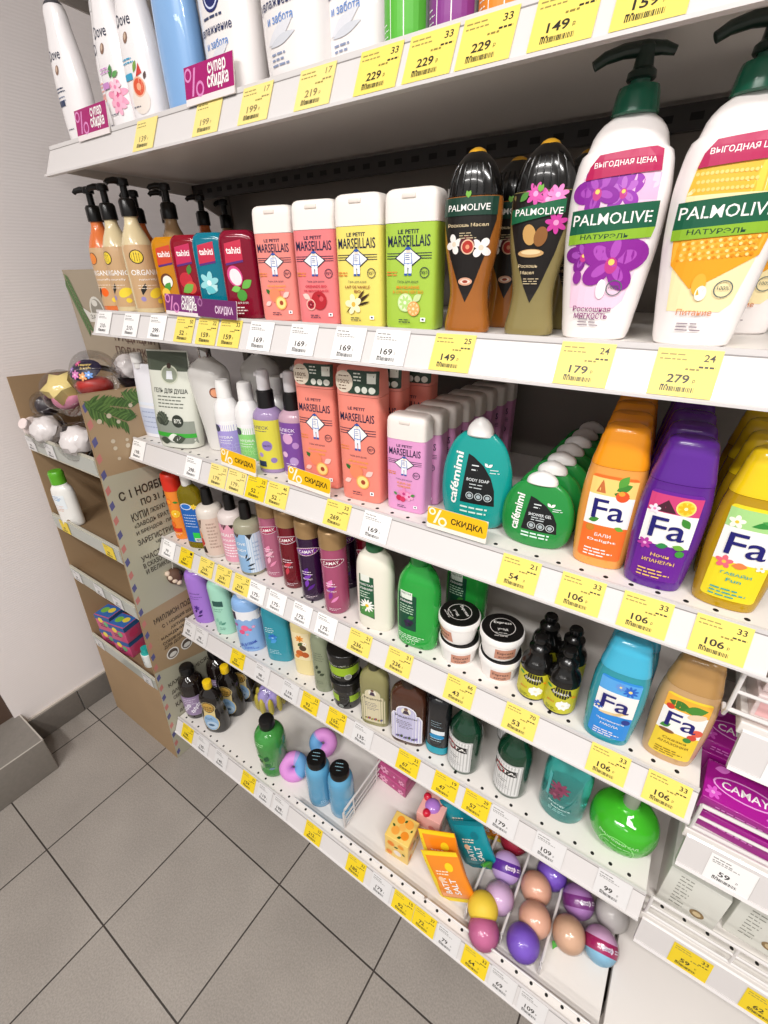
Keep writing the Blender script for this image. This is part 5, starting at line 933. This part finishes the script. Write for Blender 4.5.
# wire guards and dividers of the base shelf
ZF = ZT['F']
def fence(x0, x1, label):
    mb = MB()
    for k in range(4): mb.tube([(0, -.004*k, .004+.011*k), (x1-x0, -.004*k, .004+.011*k)], .0021 if k < 3 else .0026, WIRE, 8)
    n = max(2, round((x1-x0)/.13))
    for i in range(n+1):
        x = (x1-x0)*i/n; mb.tube([(x, .0, .002), (x, -.012, .037)], .0024, WIRE, 8)
    solo('wire_guard', mb, label, 'wire guard', 'low wire guards along the bottom shelf', loc=(x0, -.092, ZF))
fence(.505, .890, 'low white wire guard before the blue bottles and empty compartment')
fence(.900, 1.250, 'low white wire guard before the bath bomb compartments')
def divider(x, y0, y1, h, label, n=4):
    mb = MB(); L = y1-y0
    mb.tube([(0, 0, .003), (0, 0, h-.006), (0, .006, h), (0, L, h), (0, L, .003)], .0030, WIRE, 8)
    for k in range(n-1): mb.tube([(0, 0, .004+h*k/n), (0, L, .004+h*k/n)], .0022, WIRE, 8)
    for p in (.10, .35): mb.tube([(0, L*p, .003), (0, L*p, h)], .0024, WIRE, 8)
    solo('wire_divider', mb, label, 'wire divider', 'white wire dividers on the bottom shelf', loc=(x, y0, ZF))
divider(.646, -.075, .33, .070, 'white wire divider between the blue bottles and the empty compartment')
divider(.979, -.075, .33, .036, 'white wire divider between the sachets and the yellow bath bomb')
divider(1.057, -.075, .33, .036, 'white wire divider left of the violet bath bomb')
divider(1.139, -.075, .33, .036, 'white wire divider right of the peach bath bombs')
# boxed soaps
def carton(key, w, d, h, base, front, top, side=(), r=.0015):
    body = MB().box(-w/2, -d/2, 0, w/2, d/2, h, base if not isinstance(base, str) else M(base, .4, coat=.2), r)
    fr = printed(Flat(w, h, -d/2), front, off=.0003)
    printed(Flat(w, d), top, off=.0, mb=fr, mtx=Matrix.Translation((0, -d/2, h+.0003)) @ Matrix.Rotation(-PI/2, 4, 'X'))
    if side: printed(Flat(d, h), side, off=.0003, mb=fr, mtx=Matrix.Translation((w/2, 0, 0)) @ Matrix.Rotation(PI/2, 4, 'Z'))
    fr.fix = False
    BUILD[key] = [('carton', body.mesh('carton', True), []), ('print', fr.mesh('print', False), [])]
fr_o = [('c', -.45, .7, .3, '#f08a1e'), ('c', .4, .78, .26, '#f6a02c'), ('c', .1, .35, .34, '#f7e3c4'), ('c', .1, .35, .26, '#eee6e0'), ('lf', -.2, .6, .4, .3, '#3a5a24'), ('lf', .5, .5, .35, -.8, '#3a5a24'), ('c', -.6, .2, .26, '#f08a1e')]
tp_o = [('c', -.4, .32, .32, '#f6a843'), ('c', .42, .3, .32, '#f39326'), ('c', -.35, .75, .30, '#f39326'), ('c', .38, .74, .34, '#f6a843'), ('c', .0, .52, .26, '#f7b95a'), ('lf', -.05, .1, .35, .6, '#3a5a24'), ('lf', .0, .72, .3, 1.0, '#3a5a24'), ('lf', -.8, .5, .3, -.5, '#3a5a24'), ('lf', .7, .5, .25, 1.2, '#3a5a24')]
carton('box_orange', .062, .062, .078, '#f2cd6c', fr_o, tp_o, fr_o)
place('box_orange', 'soap_box', 'yellow soap box printed with oranges', 'box', (.790, -.030, ZF), 4)
carton('box_pink', .062, .062, .088, '#eeb0a8', [('r', -.9, .05, .9, .45, '#f2d9c8'), ('c', -.2, .3, .3, '#c8404a'), ('c', .35, .6, .3, '#d8706a')], [('lf', .3, .6, .4, .6, '#c06a6a'), ('r', .55, .7, .9, .9, '#3a4a44')], [('r', -.8, .1, .8, .5, '#e9e3dc'), ('r', -.6, .55, .6, .9, '#d9c2b4'), ('l', -.5, .4, .5, 4, .08, '#3a3a3a', .06), ('lf', -.5, .6, .5, .4, '#5a7a4a')])
bp = place('box_pink', 'soap_box', 'pink soap box topped with a lilac ball and red berries', 'box', (.830, .050, ZF), 4)
part('lilac_ball', MB().sphere((-.002, .0, .087), .019, M('#b07ad0', .35, coat=.3), sc3=(1, 1, .7)), bp)
for x, y in ((-.022, .014), (-.008, -.022)): part('berry', MB().sphere((x, y, .088), .010, M('#d01e3a', .3, coat=.3), 16, 10), bp)
rose = M('#d25a94', .4, noise=.5)
carton('pack_rose', .096, .060, .034, rose, [('fl', -.5, .5, .3, '#f0a8cc', '#a82a6a', 6), ('fl', .2, .5, .26, '#c03c84', '#f0b8d8', 6), ('fl', .7, .4, .2, '#f0a8cc', '#a82a6a', 6)], [('fl', -.4, .5, .35, '#e88aba', '#b03078', 6), ('fl', .4, .5, .4, '#c84a8e', '#f0b0d4', 6), ('l', -.2, .8, .5, 1, .1, '#f4d8e8', .06)])
for z, lb in ((0, 'rose pink flowered soap pack, lower one of two'), (.0345, 'rose pink flowered soap pack, upper one of two')):
    place('pack_rose', 'soap_pack', lb+' at the back behind the empty compartment', 'soap pack', (.690, .105+z*.1, ZF+z), -4, 'rose pink soap packs')
# bath salt sachets
def sachet(key, w, h, t, c1, c2, words):
    b = Body(h, w, t, [(0, 1, .06), (.06, 1, .08), (.10, 1, .3), (.3, .97, .9), (.5, .96, 1), (.72, .97, .8), (.9, 1, .25), (.94, 1, .08), (1, 1, .06)], n=3.2)
    P = [('r', -.97, .0, .97, .09, c2), ('r', -.97, .92, .97, 1., c2), ('p', [(-.97, .09), (-.97, .92), (-.8, .92), (-.6, .5), (-.8, .09)], c2), ('t', words[0], -.22, .38, .95, WH, .34, 2, PI/2), ('t', words[1], .28, .38, .95, WH, .34, 2, PI/2), ('l', -.45, .66, .35, 2, .05, '#fbe9d0', .06), ('c', .35, .75, .22, c2), ('c', -.3, .52, .16, '#f6c9a0')]
    bottle(key, b, (M(c1, .25, coat=.4),), None, P, (), 40, lower='pouch')
sachet('sach_orange', .090, .130, .020, '#f08c1e', '#f0d21e', ('BATH', 'SALT'))
sachet('sach_teal', .086, .122, .020, '#1592a0', '#0e7a88', ('BATH', 'SALT'))
SG = 'bath salt sachets on the bottom shelf'
for k, x, y, z, rot, lb in (('sach_orange', .958, -.058, .012, (-.22, -.50, .25), 'orange and yellow bath salt sachet, front one with white lettering'), ('sach_orange', .920, -.032, .012, (-.22, -.36, .25), 'orange and yellow bath salt sachet leaning behind the front one'), ('sach_teal', .975, .030, .012, (-.25, -.50, .22), 'teal bath salt sachet with white lettering behind the orange ones'), ('sach_teal', .935, .060, .012, (-.25, -.50, .22), 'teal bath salt sachet half hidden at the back'), ('sach_orange', .972, .10, .006, (-.2, -.3, .1), 'orange sachet furthest back beside the wire divider')):
    place(k, 'bath_salt_sachet', lb, 'sachet', (x, y, ZF+.012), group=SG, rot=rot)
# bath bombs
def bomb(key, r, c, band=None, half=None, wrap=True, dots=False):
    out = []
    if half:
        mb = MB(); mb.lathe([(max(1e-4, r*math.sin(PI*i/10/2)), r-r*math.cos(PI*i/10/2)) for i in range(11)], M(c, .6), 28); mb.lathe([(r, r), (r*.96, r*1.06)]+[(max(1e-4, r*math.cos(PI*i/20)), r+r*math.sin(PI*i/20)) for i in range(2, 11)], M(half, .6), 28)
    else: mb = MB().sphere((0, 0, r), r, M(c, .6, noise=.12), 28, 18)
    out.append(('ball', mb.mesh('ball'), []))
    if band:
        bd = MB(); bd.lathe([(r*1.005*math.cos(a), r+r*1.005*math.sin(a)) for a in [(-.33+i*.11) for i in range(7)]], M(band, .35), 32, caps=(False, False))
        sb = Body(2*r, 2*r*1.012, 2*r*1.012, [(i/16, max(.01, math.sin(PI*i/16))) for i in range(17)], 2, False)
        pr = printed(sb, [('e', 0, .5, .36, .22, '#e6d8ea'), ('t', 'bomb', 0, .5, .5, '#5a2a6a', .16, 1), ('l', .45, .53, .8, 2, .06, '#e6d8ea', .07)]); pr.fix = False
        bd.fix = False
        out.append(('paper_band', bd.mesh('paper_band'), [('band_print', pr.mesh('band_print', False), [])]))
    if wrap: out.append(('wrapper', MB().sphere((0, 0, r*1.04), r*1.06, film(), 24, 14, (1.02, 1, .98)).mesh('wrapper'), []))
    BUILD[key] = out if len(out) > 1 else out[0][1]
R = .0325
bomb('b_peach', R, '#f4b89c', None); bomb('b_tan', R, '#e6b898'); bomb('b_violet', R, '#7f55d0'); bomb('b_lilacband', R, '#c4a6e0', '#5a2a94', wrap=False); bomb('b_lilac', .031, '#e3bce6'); bomb('b_magenta', .032, '#cf6a9a')
bomb('b_yellow', .032, '#eccb3e', wrap=False); bomb('b_bluepink', R, '#8ec6e6', '#a80f5c', half='#e3b4dc', wrap=True); bomb('b_lilwrap', R, '#b884c8', '#7a2a80'); bomb('b_white', R, '#d9d4d2'); bomb('b_red', .034, '#a8203a', wrap=True)
BB = 'bath bombs in the bottom shelf compartments'
for k, x, y, z, rz, lb in (('b_lilacband', 1.021, .050, .002, 20, 'lilac bath bomb with a dark purple paper band'), ('b_red', 1.016, .118, .002, 0, 'dark red bath bomb at the back of the first compartment'), ('b_lilac', 1.030, -.012, .002, 0, 'pale pink-lilac bath bomb between the yellow and banded ones'), ('b_yellow', 1.008, -.054, .010, 0, 'yellow bath bomb against the wire divider'), ('b_magenta', 1.022, -.083, -.15, 0, ''), ('b_peach', 1.091, .048, .002, 0, 'peach bath bomb at the back of its compartment'), ('b_violet', 1.112, .095, .002, 0, 'violet bath bomb at the very back, behind the peach one'), ('b_peach', 1.106, -.010, .008, 0, 'peach bath bomb between the violet one and the other peach one'), ('b_violet', 1.098, -.061, .008, 0, 'violet bath bomb in front behind the wire guard'), ('b_lilwrap', 1.174, .075, .002, 30, 'lilac bath bomb with a purple label band'), ('b_tan', 1.172, .007, .002, 0, 'tan bath bomb in the last compartment'), ('b_bluepink', 1.230, .024, .002, 15, 'blue and pink bath bomb with a magenta band'), ('b_white', 1.238, .092, .002, 0, 'whitish film-wrapped bath bomb at the rack corner')):
    if lb:
        q = place(k, 'bath_bomb', lb, 'bath bomb', (x, y, ZF+z), rz, BB)
        if 'band' in lb: q.rotation_euler = (-1.1, .25, math.radians(rz)); q.location = Vector((x, y, ZF+z+R))-q.rotation_euler.to_matrix() @ Vector((0, 0, R))
place('b_magenta', 'bath_bomb', 'dark pink bath bomb behind the wire guard, below the yellow one', 'bath bomb', (1.026, -.040, ZF+.0), 0, BB).location = (1.024, -.086, ZF+.000)
for x, y, z, rot, lb in ((.992, .030, .034, (.3, -.5, .6), 'green leaf-shaped soap leaning on the wire divider'), (1.152, -.022, .006, (0, .3, .2), 'small green leaf piece before the tan bath bomb')):
    mb = MB(); rs = []
    k = 1 if z > .02 else .55
    for i in range(9):
        t = i/8; w = max(.0008, .014*k*math.sin(PI*t)); rs.append([(w*math.cos(2*PI*j/12), .004*k*math.sin(2*PI*j/12)+.006*math.sin(PI*t), .05*k*t) for j in range(12)])
    mb.rings(rs, M('#4aa83a', .4)); solo('leaf_soap', mb, lb, 'soap', loc=(x, y, ZF+z), rot=rot)
# right rack goods
carton('pack_magenta', .098, .062, .034, M('#b5189c', .3, coat=.4, noise=.35), [('l', -.6, .6, .6, 2, .2, '#e48ad8', .06)], [('e', 0, .5, .80, .30, '#e9a6e2'), ('e', 0, .5, .75, .26, '#b0189a'), ('t', 'CAMAY', 0, .5, 1.15, WH, .24, 1), ('fl', -.75, .2, .2, '#d85ac8', '#e8a0e0', 6), ('fl', .75, .8, .2, '#d85ac8', '#e8a0e0', 6), ('lf', .5, .15, .4, .3, '#e07ad4'), ('lf', -.8, .8, .4, .3, '#e07ad4')])
for x, y, z, rx, lb in ((1.318, .055, .0005, 0, 'magenta soap pack lying lowest behind the wire guard'), (1.312, .060, .0355, .16, 'magenta soap pack tilted on top of the front pile, nearest one with an oval emblem'), (1.300, .132, .0355, 0, 'magenta soap pack in the middle of the back pile'), (1.296, .135, .0705, .20, 'magenta soap pack on top of the back pile, behind the nearest one'), (1.300, .132, .0005, 0, 'magenta soap pack at the bottom of the back pile')):
    place('pack_magenta', 'soap_pack', lb, 'soap pack', (x, y, .672+z), group='magenta soap packs on the basket rack', rot=(rx, 0, -.05))
carton('pack_wine', .098, .07, .09, M('#8a1a3c', .35, coat=.3, noise=.4), [('l', -.6, .6, .6, 2, .2, '#e48a9a', .06)], [('e', 0, .5, .7, .3, '#c84a6a')])
place('pack_wine', 'soap_pack', 'wine red soap box at the frame edge beside the magenta packs', 'soap pack', (1.425, .12, .672), 0)
carton('pack_rosered', .09, .05, .034, M('#d0306a', .35, coat=.3, noise=.3), [], [('e', 0, .5, .7, .3, '#e86a9a')])
place('pack_rosered', 'soap_pack', 'pinkish red soap pack in front of the wine red box', 'soap pack', (1.425, .055, .672), 0)
carton('pack_pale', .095, .06, .036, M('#e9d8d6', .3, coat=.3, noise=.12), [('r', -.9, .1, .4, .9, '#e6b4b4'), ('c', .4, .5, .3, '#d88a90')], [('e', .1, .5, .6, .3, '#e0a4a8'), ('fl', -.5, .5, .3, '#d88a90', '#f3e2e0', 6)])
for x, y, z, lb in ((1.312, .062, 0, 'pale pink soap pack, lower one in the uppermost basket'), (1.315, .070, .0365, 'pale pink soap pack, upper one in the uppermost basket'), (1.422, .07, 0, 'pale pink soap pack at the frame edge')):
    place('pack_pale', 'soap_pack', lb, 'soap pack', (x, y, .908+z), 3, 'pale pink soap packs')
carton('box_pale', .085, .16, .11, M('#dcdcd4', .4, noise=.08), [('l', -.6, .9, -.1, 9, .09, '#8a8a80', .06), ('c', .35, .25, .24, '#8a7048'), ('c', .35, .25, .14, '#c9b48a')], [('l', -.6, .8, .4, 6, .1, '#9a9a90', .05)])
for x, y, lb in ((1.322, .125, 'pale box with fine grey print and a brown seal in the lowest basket'), (1.422, .14, 'pale plain box next to the one with a brown seal')):
    place('box_pale', 'soap_box', lb, 'box', (x, y, .406), -3, 'pale boxes in the lowest basket')

# ------------------------------------------------------------------ cardboard stand beside the rack
SX0, SX1 = -.373, -.003
sd = root('cardboard_stand', 'brown cardboard promotion stand between the wall and the white rack', 'stand')
KR = M('#a68a69', .75, noise=.18); KD = M('#8f7556', .75, noise=.15)
def yf(z): return -.152+.062*z/1.19           # the front edge leans back a little
side = [(yf(0), 0), (yf(1.18), 1.18), (.125, 1.165), (.125, 0)]
part('side_panel', MB().prism(side, SX0, SX0+.004, KR), sd, smooth=False)
ps = part('side_panel', MB().prism(side, SX1-.004, SX1, KR), sd, smooth=False, label='printed side panel with airmail edge')
part('back_panel', MB().box(SX0, .121, 0, SX1, .125, 1.18, KD), sd, smooth=False)
pm = Matrix.Rotation(PI/2, 4, 'Z')
GG2 = '#b3b09c'; BR = '#a88f70'; INK = '#3a3029'
PP = [('p', [(yf(1.18)+.001, 1.178), (.124, 1.163), (.124, .001), (yf(0)+.001, .001)], BR),
      ('p', [(yf(.985), .985), (.124, .968), (.124, .575), (yf(.577), .577)], GG2), ('p', [(yf(.37), .37), (.124, .30), (.124, .001), (yf(0), .001)], GG2)]
for k in range(58):
    z = .012+k*.0201; c = ['#5a5a8c', '#e6dccb', '#c07a74', '#e6dccb'][k % 4]
    if k % 2 == 0:
        y = yf(z)+.004; PP.append(('p', [(y, z), (y+.011, z+.009), (y+.0095, z+.026), (y-.0015, z+.017)], c))
rr = random.Random(4)
for (y0, z0, L, a) in ((-.085, 1.165, .12, -.1), (-.085, 1.16, .10, -.35), (-.08, 1.15, .09, -.62), (.0, 1.168, .09, -.2)):
    for k in range(34):
        t = k/33; y = y0+L*t*math.cos(a); z = z0+L*t*math.sin(a)
        for s in (-1, 1): PP.append(('lf', y, z, .022+.012*rr.random(), a+s*(.7+.3*rr.random()), ['#4a6a34', '#5f7f40', '#3c5a2c'][k % 3], .10))
PP = [p for p in PP if p[0] != 'lf' or p[2]+p[3]*math.sin(p[4]) < 1.172]
for k in range(16): PP.append(('c', -.07+.15*rr.random(), .98+.17*rr.random(), .0035+.003*rr.random(), '#c9bca6'))
def T(t, y, z, h, w=None, c=INK, b=1):
    tw, th = text2d(t, b)[2:]; w = w or h/th*tw*.8
    PP.append(('t', t, y+w/2, z+h/2, w, c, h, b))
T('С 1 НОЯБРЯ', -.076, .912, .024, .135, b=2); T('ПО 31 ДЕКАБРЯ', -.028, .878, .022, .15, b=2)
T('КУПИ', -.062, .848, .022, .045, b=1); T('ЛЮБУЮ ПРОДУКЦИЮ', -.012, .850, .016, .12); T('«ЗАВОДЬ БРАТЬЕВ»', -.062, .826, .015, .13); T('И БРЕНДОВ · ПАРТНЁРОВ', -.062, .806, .015, .16)
T('ЗАРЕГИСТРИРУЙ', -.066, .778, .021, .13, b=1); T('ЧЕК НА САЙТЕ', -.02, .760, .014, .10)
T('УЧАСТВУЙ', -.070, .728, .022, .09, b=1); T('В СКАЗОЧНОМ', -.070, .708, .015, .09); T('И ВЕЛИКОМ', -.068, .688, .015, .08)
T('МИЛЛИОН ПОДАРКОВ', -.090, .522, .022, .17, b=1); T('С 1 НОЯБРЯ 2021', -.072, .500, .012, .10); T('АКТИВИРУЙ', -.05, .480, .013, .08); T('КАЖДЫЙ ЧЕК', -.085, .460, .014, .11); T('СОБИРАЙ ПРИЗЫ', -.085, .442, .013, .11); T('ДЛЯ ДОМА', -.085, .425, .013, .07)
T('КАЖДЫЙ МЕСЯЦ', -.108, .285, .022, .15, b=1); T('ДАРИМ', -.105, .255, .015, .05); T('СЕРТИФИКАТЫ', -.105, .232, .015, .09); T('КАЖДУЮ НЕДЕЛЮ', -.105, .195, .022, .16, b=1); T('ДАРИМ ПРИЗЫ', -.100, .168, .014, .09)
for y in (-.066, -.018, .03): PP += [('c', y, .398, .020, '#e9e6e0'), ('c', y, .398, .016, '#5a4f48'), ('e', y, .394, .012, .008, '#d9d6d0')]
pr = printed(Flat(2, 1), PP, off=.0006, step=.000004, A=1, H=1, mtx=Matrix.Translation((SX1, 0, 0)) @ pm); pr.fix = False
part('panel_print', pr, ps, smooth=False)
# header card
HZ0, HZ1 = 1.165, 1.42
part('header_card', MB().box(SX0, .121, HZ0, SX1, .125, HZ1, M('#a89a86', .6, noise=.1)), sd, smooth=False)
HP = [('t', 'ТРАДИЦИИ', -.11, 1.262, .19, '#5a3a2c', .026, 1), ('t', 'ПОДАРКОВ', -.11, 1.227, .19, '#5a3a2c', .026, 1), ('c', -.245, 1.322, .036, '#d9d6cc'), ('c', -.245, 1.322, .030, '#8f8a7e'), ('r', -.30, 1.295, -.19, 1.318, '#dcd9d0', .004), ('t', 'ЗАВОДЬ', -.245, 1.307, .085, '#6a6258', .013, 1), ('e', -.25, 1.342, .014, .008, '#dcd9d0'), ('p', [(-.3, 1.30), (-.285, 1.318), (-.32, 1.33)], '#dcd9d0')]
for k in range(26):
    t = k/25; y = SX0+.004+.055*t; z = 1.41-.13*t
    for s in (-1, 1):
        if y+.02*math.cos(-1.2+s*.7) > SX0: HP.append(('lf', y, z, .026, -1.2+s*.75, ['#5f7a48', '#4a6a38'][k % 2], .12))
hp = printed(Flat(2, 1, .1205), HP, off=.0004, step=.00001, A=1, H=1); hp.fix = False
part('header_print', hp, sd, smooth=False)
LIPM = M('#b9bcb4', .3, coat=.3, noise=.2)
for z, back in ((1.012, 0), (.772, 0), (.592, 0), (.325, 0)):
    y = yf(z)
    s = MB().box(SX0+.004, y+.004, z-.006, SX1-.004, .121, z, KD)
    o = part('shelf', s, sd, smooth=False)
    l = MB().box(SX0+.003, y-.001, z-.028, SX1-.005, y+.003, z+.022, M('#c9c4b4', .5, noise=.15)).box(SX0+.003, y-.003, z-.022, SX1-.005, y-.001, z+.016, LIPM)
    part('lip', l, o, smooth=False)
part('front_board', MB().prism([(yf(0), 0), (yf(.30), .30), (yf(.30)+.004, .30), (yf(0)+.004, 0)], SX0+.004, SX1-.004, KR), sd, smooth=False)
for z, xs in ((1.012, (-.345, -.235)), (.772, (-.30, -.06)), (.592, (-.33, -.20, -.10)), (.325, (-.33, -.05))):
    for i, x in enumerate(xs):
        c = 'Y' if z == .772 else 'g'
        k = (c, '99', ''); TAGM.setdefault(k, tag_mesh(*k))
        o = link(bpy.data.objects.new('price_tag', TAGM[k])); o.location = (x, yf(z)-.004, z-.023); o.scale = (.95, 1, .95)
        sh = {1.012: 'heaped top shelf', .772: 'shelf with one white bottle', .592: 'empty shelf', .325: 'lowest shelf'}[z]
        tag(o, f'{"yellow" if c == "Y" else "grey-white"} price tag on the {sh} of the stand, {["nearest the wall", "second one", "third one"][i]}', 'price tag', 'price tags on the cardboard stand')
# white bottle with a green cap
cylb('green_cap', .165, .066, .044, [(0, .86, .88), (.01, .95, .97), (.05, 1, 1), (.55, 1, 1), (.68, .9, .95), (.76, .62, .72), (.775, .60, .7), (.78, .56, .85), (.96, .56, .85), (1, .48, .7)], (M('#efeeea', .25, coat=.3), M('#5fae2a', .3)), .778, [('r', -.6, .35, .5, .6, '#e9f0f4'), ('l', -.55, .57, .3, 3, .03, '#5a7ab0', .05), ('l', -.5, .4, .4, 4, .03, '#e0a48a', .04), ('c', .2, .12, .14, '#8a6a4a'), ('lf', -.2, .5, .4, .4, '#b9d0e6')])
place('green_cap', 'body_milk_bottle', 'white bottle with a green cap alone on the cardboard stand shelf', 'bottle', (-.290, -.092, .7725), 24)
# soap cubes
carton('soap_multi', .066, .056, .062, M('#c8507a', .4, coat=.2), [('r', -1, .72, 1, 1, '#2a5a9a'), ('c', -.3, .7, .3, '#e9d24a'), ('c', .3, .5, .3, '#6ab07a'), ('l', -.5, .4, .4, 2, .12, '#2a2a3a', .1)], [('r', -.95, .05, .95, .95, '#3a6ab0'), ('c', -.4, .5, .4, '#7ab84a'), ('c', .3, .6, .35, '#e9d24a')], [('r', -1, .72, 1, 1, '#2a5a8a'), ('e', 0, .4, .6, .5, '#d0406a')])
i = 0
for x, nm in ((-.262, 'left'), (-.178, 'right')):
    for z, v in ((0, 'lower'), (.0605, 'upper')):
        place('soap_multi', 'soap_cube', f'pink and blue soap cube, {v} one of the {nm} pile on the cardboard stand', 'soap', (x-.028+.004*(z > 0), -.094, .3255+z*1.034), 12, 'pink and blue soap cubes')
bottle('teal_small', Body(.07, .036, .03, [(0, .9), (.02, 1), (.7, 1), (.75, .8), (1, .7)], 2.2), (M('#e6e9e6', .3), M('#2aa6a0', .3)), .72, [('l', -.5, .5, .5, 3, .1, '#6a7a7a', .08)])
place('teal_small', 'soap_bottle', 'small white bottle with a teal cap on the lowest stand shelf', 'bottle', (-.098, -.100, .3255), 0)
# gift sets in clear round tubs, heaped on the top
def gift(key, inner):
    b = Body(.12, .12, .12, [(0, .70), (.02, .78), (.12, .86), (.45, 1), (.5, 1.02), (.55, 1), (.8, .8), (.95, .45), (1, .05)], 2)
    sh = b.shell(film(), 0, 1, 28); rim = MB().tube([(.061*math.cos(2*PI*k/32), .061*math.sin(2*PI*k/32), .061) for k in range(32)], .0016, film(), 6, True)
    BUILD[key] = inner+[('clear_tub', sh.mesh('clear_tub'), [('rim', rim.mesh('rim'), [])])]
def star(r, h, mat, z):
    mb = MB(); P = [(r*(1 if i % 2 == 0 else .62)*math.cos(PI*i/5), r*(1 if i % 2 == 0 else .62)*math.sin(PI*i/5)) for i in range(10)]
    mb.rings([[(x, y, z) for x, y in P], [(x, y, z+h) for x, y in P]], mat); return mb
Wm = M('#e6dfde', .45); Bm = M('#2a2028', .35)
def crumple(r, mat, z):
    bm = bmesh.new(); bmesh.ops.create_icosphere(bm, subdivisions=3, radius=r); q = random.Random(8)
    for v in bm.verts:
        k = .85+.25*q.random(); v.co = Vector((v.co.x*k*1.0, v.co.y*k, v.co.z*k*.8+z))
    bm.verts.index_update(); mb = MB().add([v.co.copy() for v in bm.verts], [[v.index for v in f.verts] for f in bm.faces], mat); bm.free(); return mb
gift('gift_white', [('wrapped_pack', crumple(.048, Wm, .066).mesh('wrapped_pack', True), []), ('base_lid', MB().lathe([(.042, .004), (.05, .02), (.048, .03)], Bm, 24).mesh('base_lid'), [])])
gift('gift_yellow', [('soap_star', star(.048, .035, M('#e6cf86', .5), .058).mesh('soap_star', False), []), ('pink_pad', MB().sphere((0, .0, .045), .048, M('#d98aa6', .6), 20, 12, (1, 1, .55)).mesh('pink_pad'), [])])
fb = Body(.1, .118, .118, [(0, .6), (.1, .8), (.45, .985), (.5, .99), (.55, .985), (.8, .78), (1, .3)], 2)
fp = printed(fb, [('e', 0, .62, .72, .48, '#1e1638'), ('fl', -.3, .5, .2, '#e88ac8', '#f6d2e8', 6), ('fl', .05, .42, .18, '#f0a86a', '#fbe0b0', 6), ('fl', -.2, .8, .14, '#d84a8a', '#f0b0d0', 6), ('fl', .3, .45, .16, '#6a9ae0', '#e0e8fa', 6), ('fl', -.48, .65, .13, '#b07ae0', '#e8d8fa', 6), ('t', 'Happy', .15, .72, .5, '#f2d27a', .14, 1), ('t', 'bath', .2, .63, .4, '#f2d27a', .12, 1)]); fp.fix = False
gift('gift_floral', [('red_soap', MB().sphere((0, -.01, .025), .045, M('#b8322c', .4, coat=.3), 22, 12, (1, 1, .6)).mesh('red_soap'), []), ('floral_card', fp.mesh('floral_card', False), [])])
gift('gift_dark', [('dark_soap', MB().sphere((0, 0, .055), .044, Bm, 22, 12).mesh('dark_soap'), [])])
GS = 'clear gift tubs heaped on the cardboard stand'
for k, x, y, z, rot, sc_, lb in (
    ('gift_white', -.290, -.045, 1.022, (.9, .2, .3), .78, 'clear gift tub holding a crumpled white pack, nearest the wall'), ('gift_white', -.118, -.045, 1.022, (.9, -.2, .5), .80, 'clear gift tub holding a white pack right beside the printed panel'),
    ('gift_dark', -.080, .050, 1.014, (0, 0, 0), .95, 'clear gift tub with dark contents hidden behind the printed panel'), ('gift_dark', -.205, .040, 1.014, (.2, 0, 0), .85, 'clear gift tub with dark contents under the yellow star one'),
    ('gift_dark', -.312, -.036, 1.070, (.3, 0, 0), .62, 'small clear gift tub with a dark lid above the crumpled white pack'), ('gift_yellow', -.190, -.018, 1.118, (.7, .1, .4), .86, 'clear gift tub holding a pale yellow star soap on pink'),
    ('gift_floral', -.074, -.016, 1.152, (-.35, -.1, .6), .88, 'clear gift tub with a dark floral card and red soap'), ('gift_white', -.075, .078, 1.165, (.2, .3, 0), .70, 'clear gift tub with whitish wrap at the back top of the heap')):
    place(k, 'gift_tub', lb, 'gift tub', (x, y, z), group=GS, rot=rot, scale=(sc_, sc_, sc_))
fk = MB().lathe([(.02, 0), (.024, .004), (.024, .03), (.014, .038), (.014, .05)], M('#e9d9d6', .3), 20)
o = solo('flask', fk, 'small white flask cap lying in the heap nearest the wall', 'bottle', loc=(-.352, -.068, 1.040), rot=(1.0, 0, .4))

# ------------------------------------------------------------------ light, camera
def area(nm, loc, sx, sy, e, rot=(0, 0, 0), col=(1, .97, .94)):
    l = bpy.data.lights.new(nm, 'AREA'); l.shape = 'RECTANGLE'; l.size = sx; l.size_y = sy; l.energy = e; l.color = col
    o = link(bpy.data.objects.new(nm, l)); o.location = loc; o.rotation_euler = rot
area('ceiling_lamp', (.7, -1.7, 2.74), 1.2, .18, 40)
area('ceiling_lamp', (2.1, -1.2, 2.74), 1.2, .18, 38)
area('ceiling_lamp', (.9, -2.8, 2.74), 2.4, .18, 34)
w = bpy.data.worlds.new('shop_air'); sc.world = w; w.use_nodes = True
bg = w.node_tree.nodes['Background']; bg.inputs[0].default_value = (1, .965, .94, 1); bg.inputs[1].default_value = .50
cd = bpy.data.cameras.new('camera'); cam = link(bpy.data.objects.new('camera', cd)); sc.camera = cam
cd.sensor_fit = 'VERTICAL'; cd.sensor_height = 36; cd.lens = 458.99/1024*36; cd.clip_start = .02
yaw, pit, rol = -.6016, -.4924, -.0198
fw = Vector((math.sin(yaw)*math.cos(pit), math.cos(yaw)*math.cos(pit), math.sin(pit)))
rt = Vector((math.cos(yaw), -math.sin(yaw), 0)); up = rt.cross(fw)
r2 = rt*math.cos(rol)+up*math.sin(rol); u2 = -rt*math.sin(rol)+up*math.cos(rol)
cam.matrix_world = Matrix(((r2.x, u2.x, -fw.x, 1.1092), (r2.y, u2.y, -fw.y, -.5455), (r2.z, u2.z, -fw.z, 1.4147), (0, 0, 0, 1)))
sc.view_settings.view_transform = 'Standard'; sc.view_settings.look = 'None'; sc.view_settings.exposure = 0.2
sc.cycles.max_bounces = 10; sc.cycles.transparent_max_bounces = 24; sc.cycles.sample_clamp_indirect = 6; sc.cycles.caustics_refractive = False; sc.cycles.caustics_reflective = False
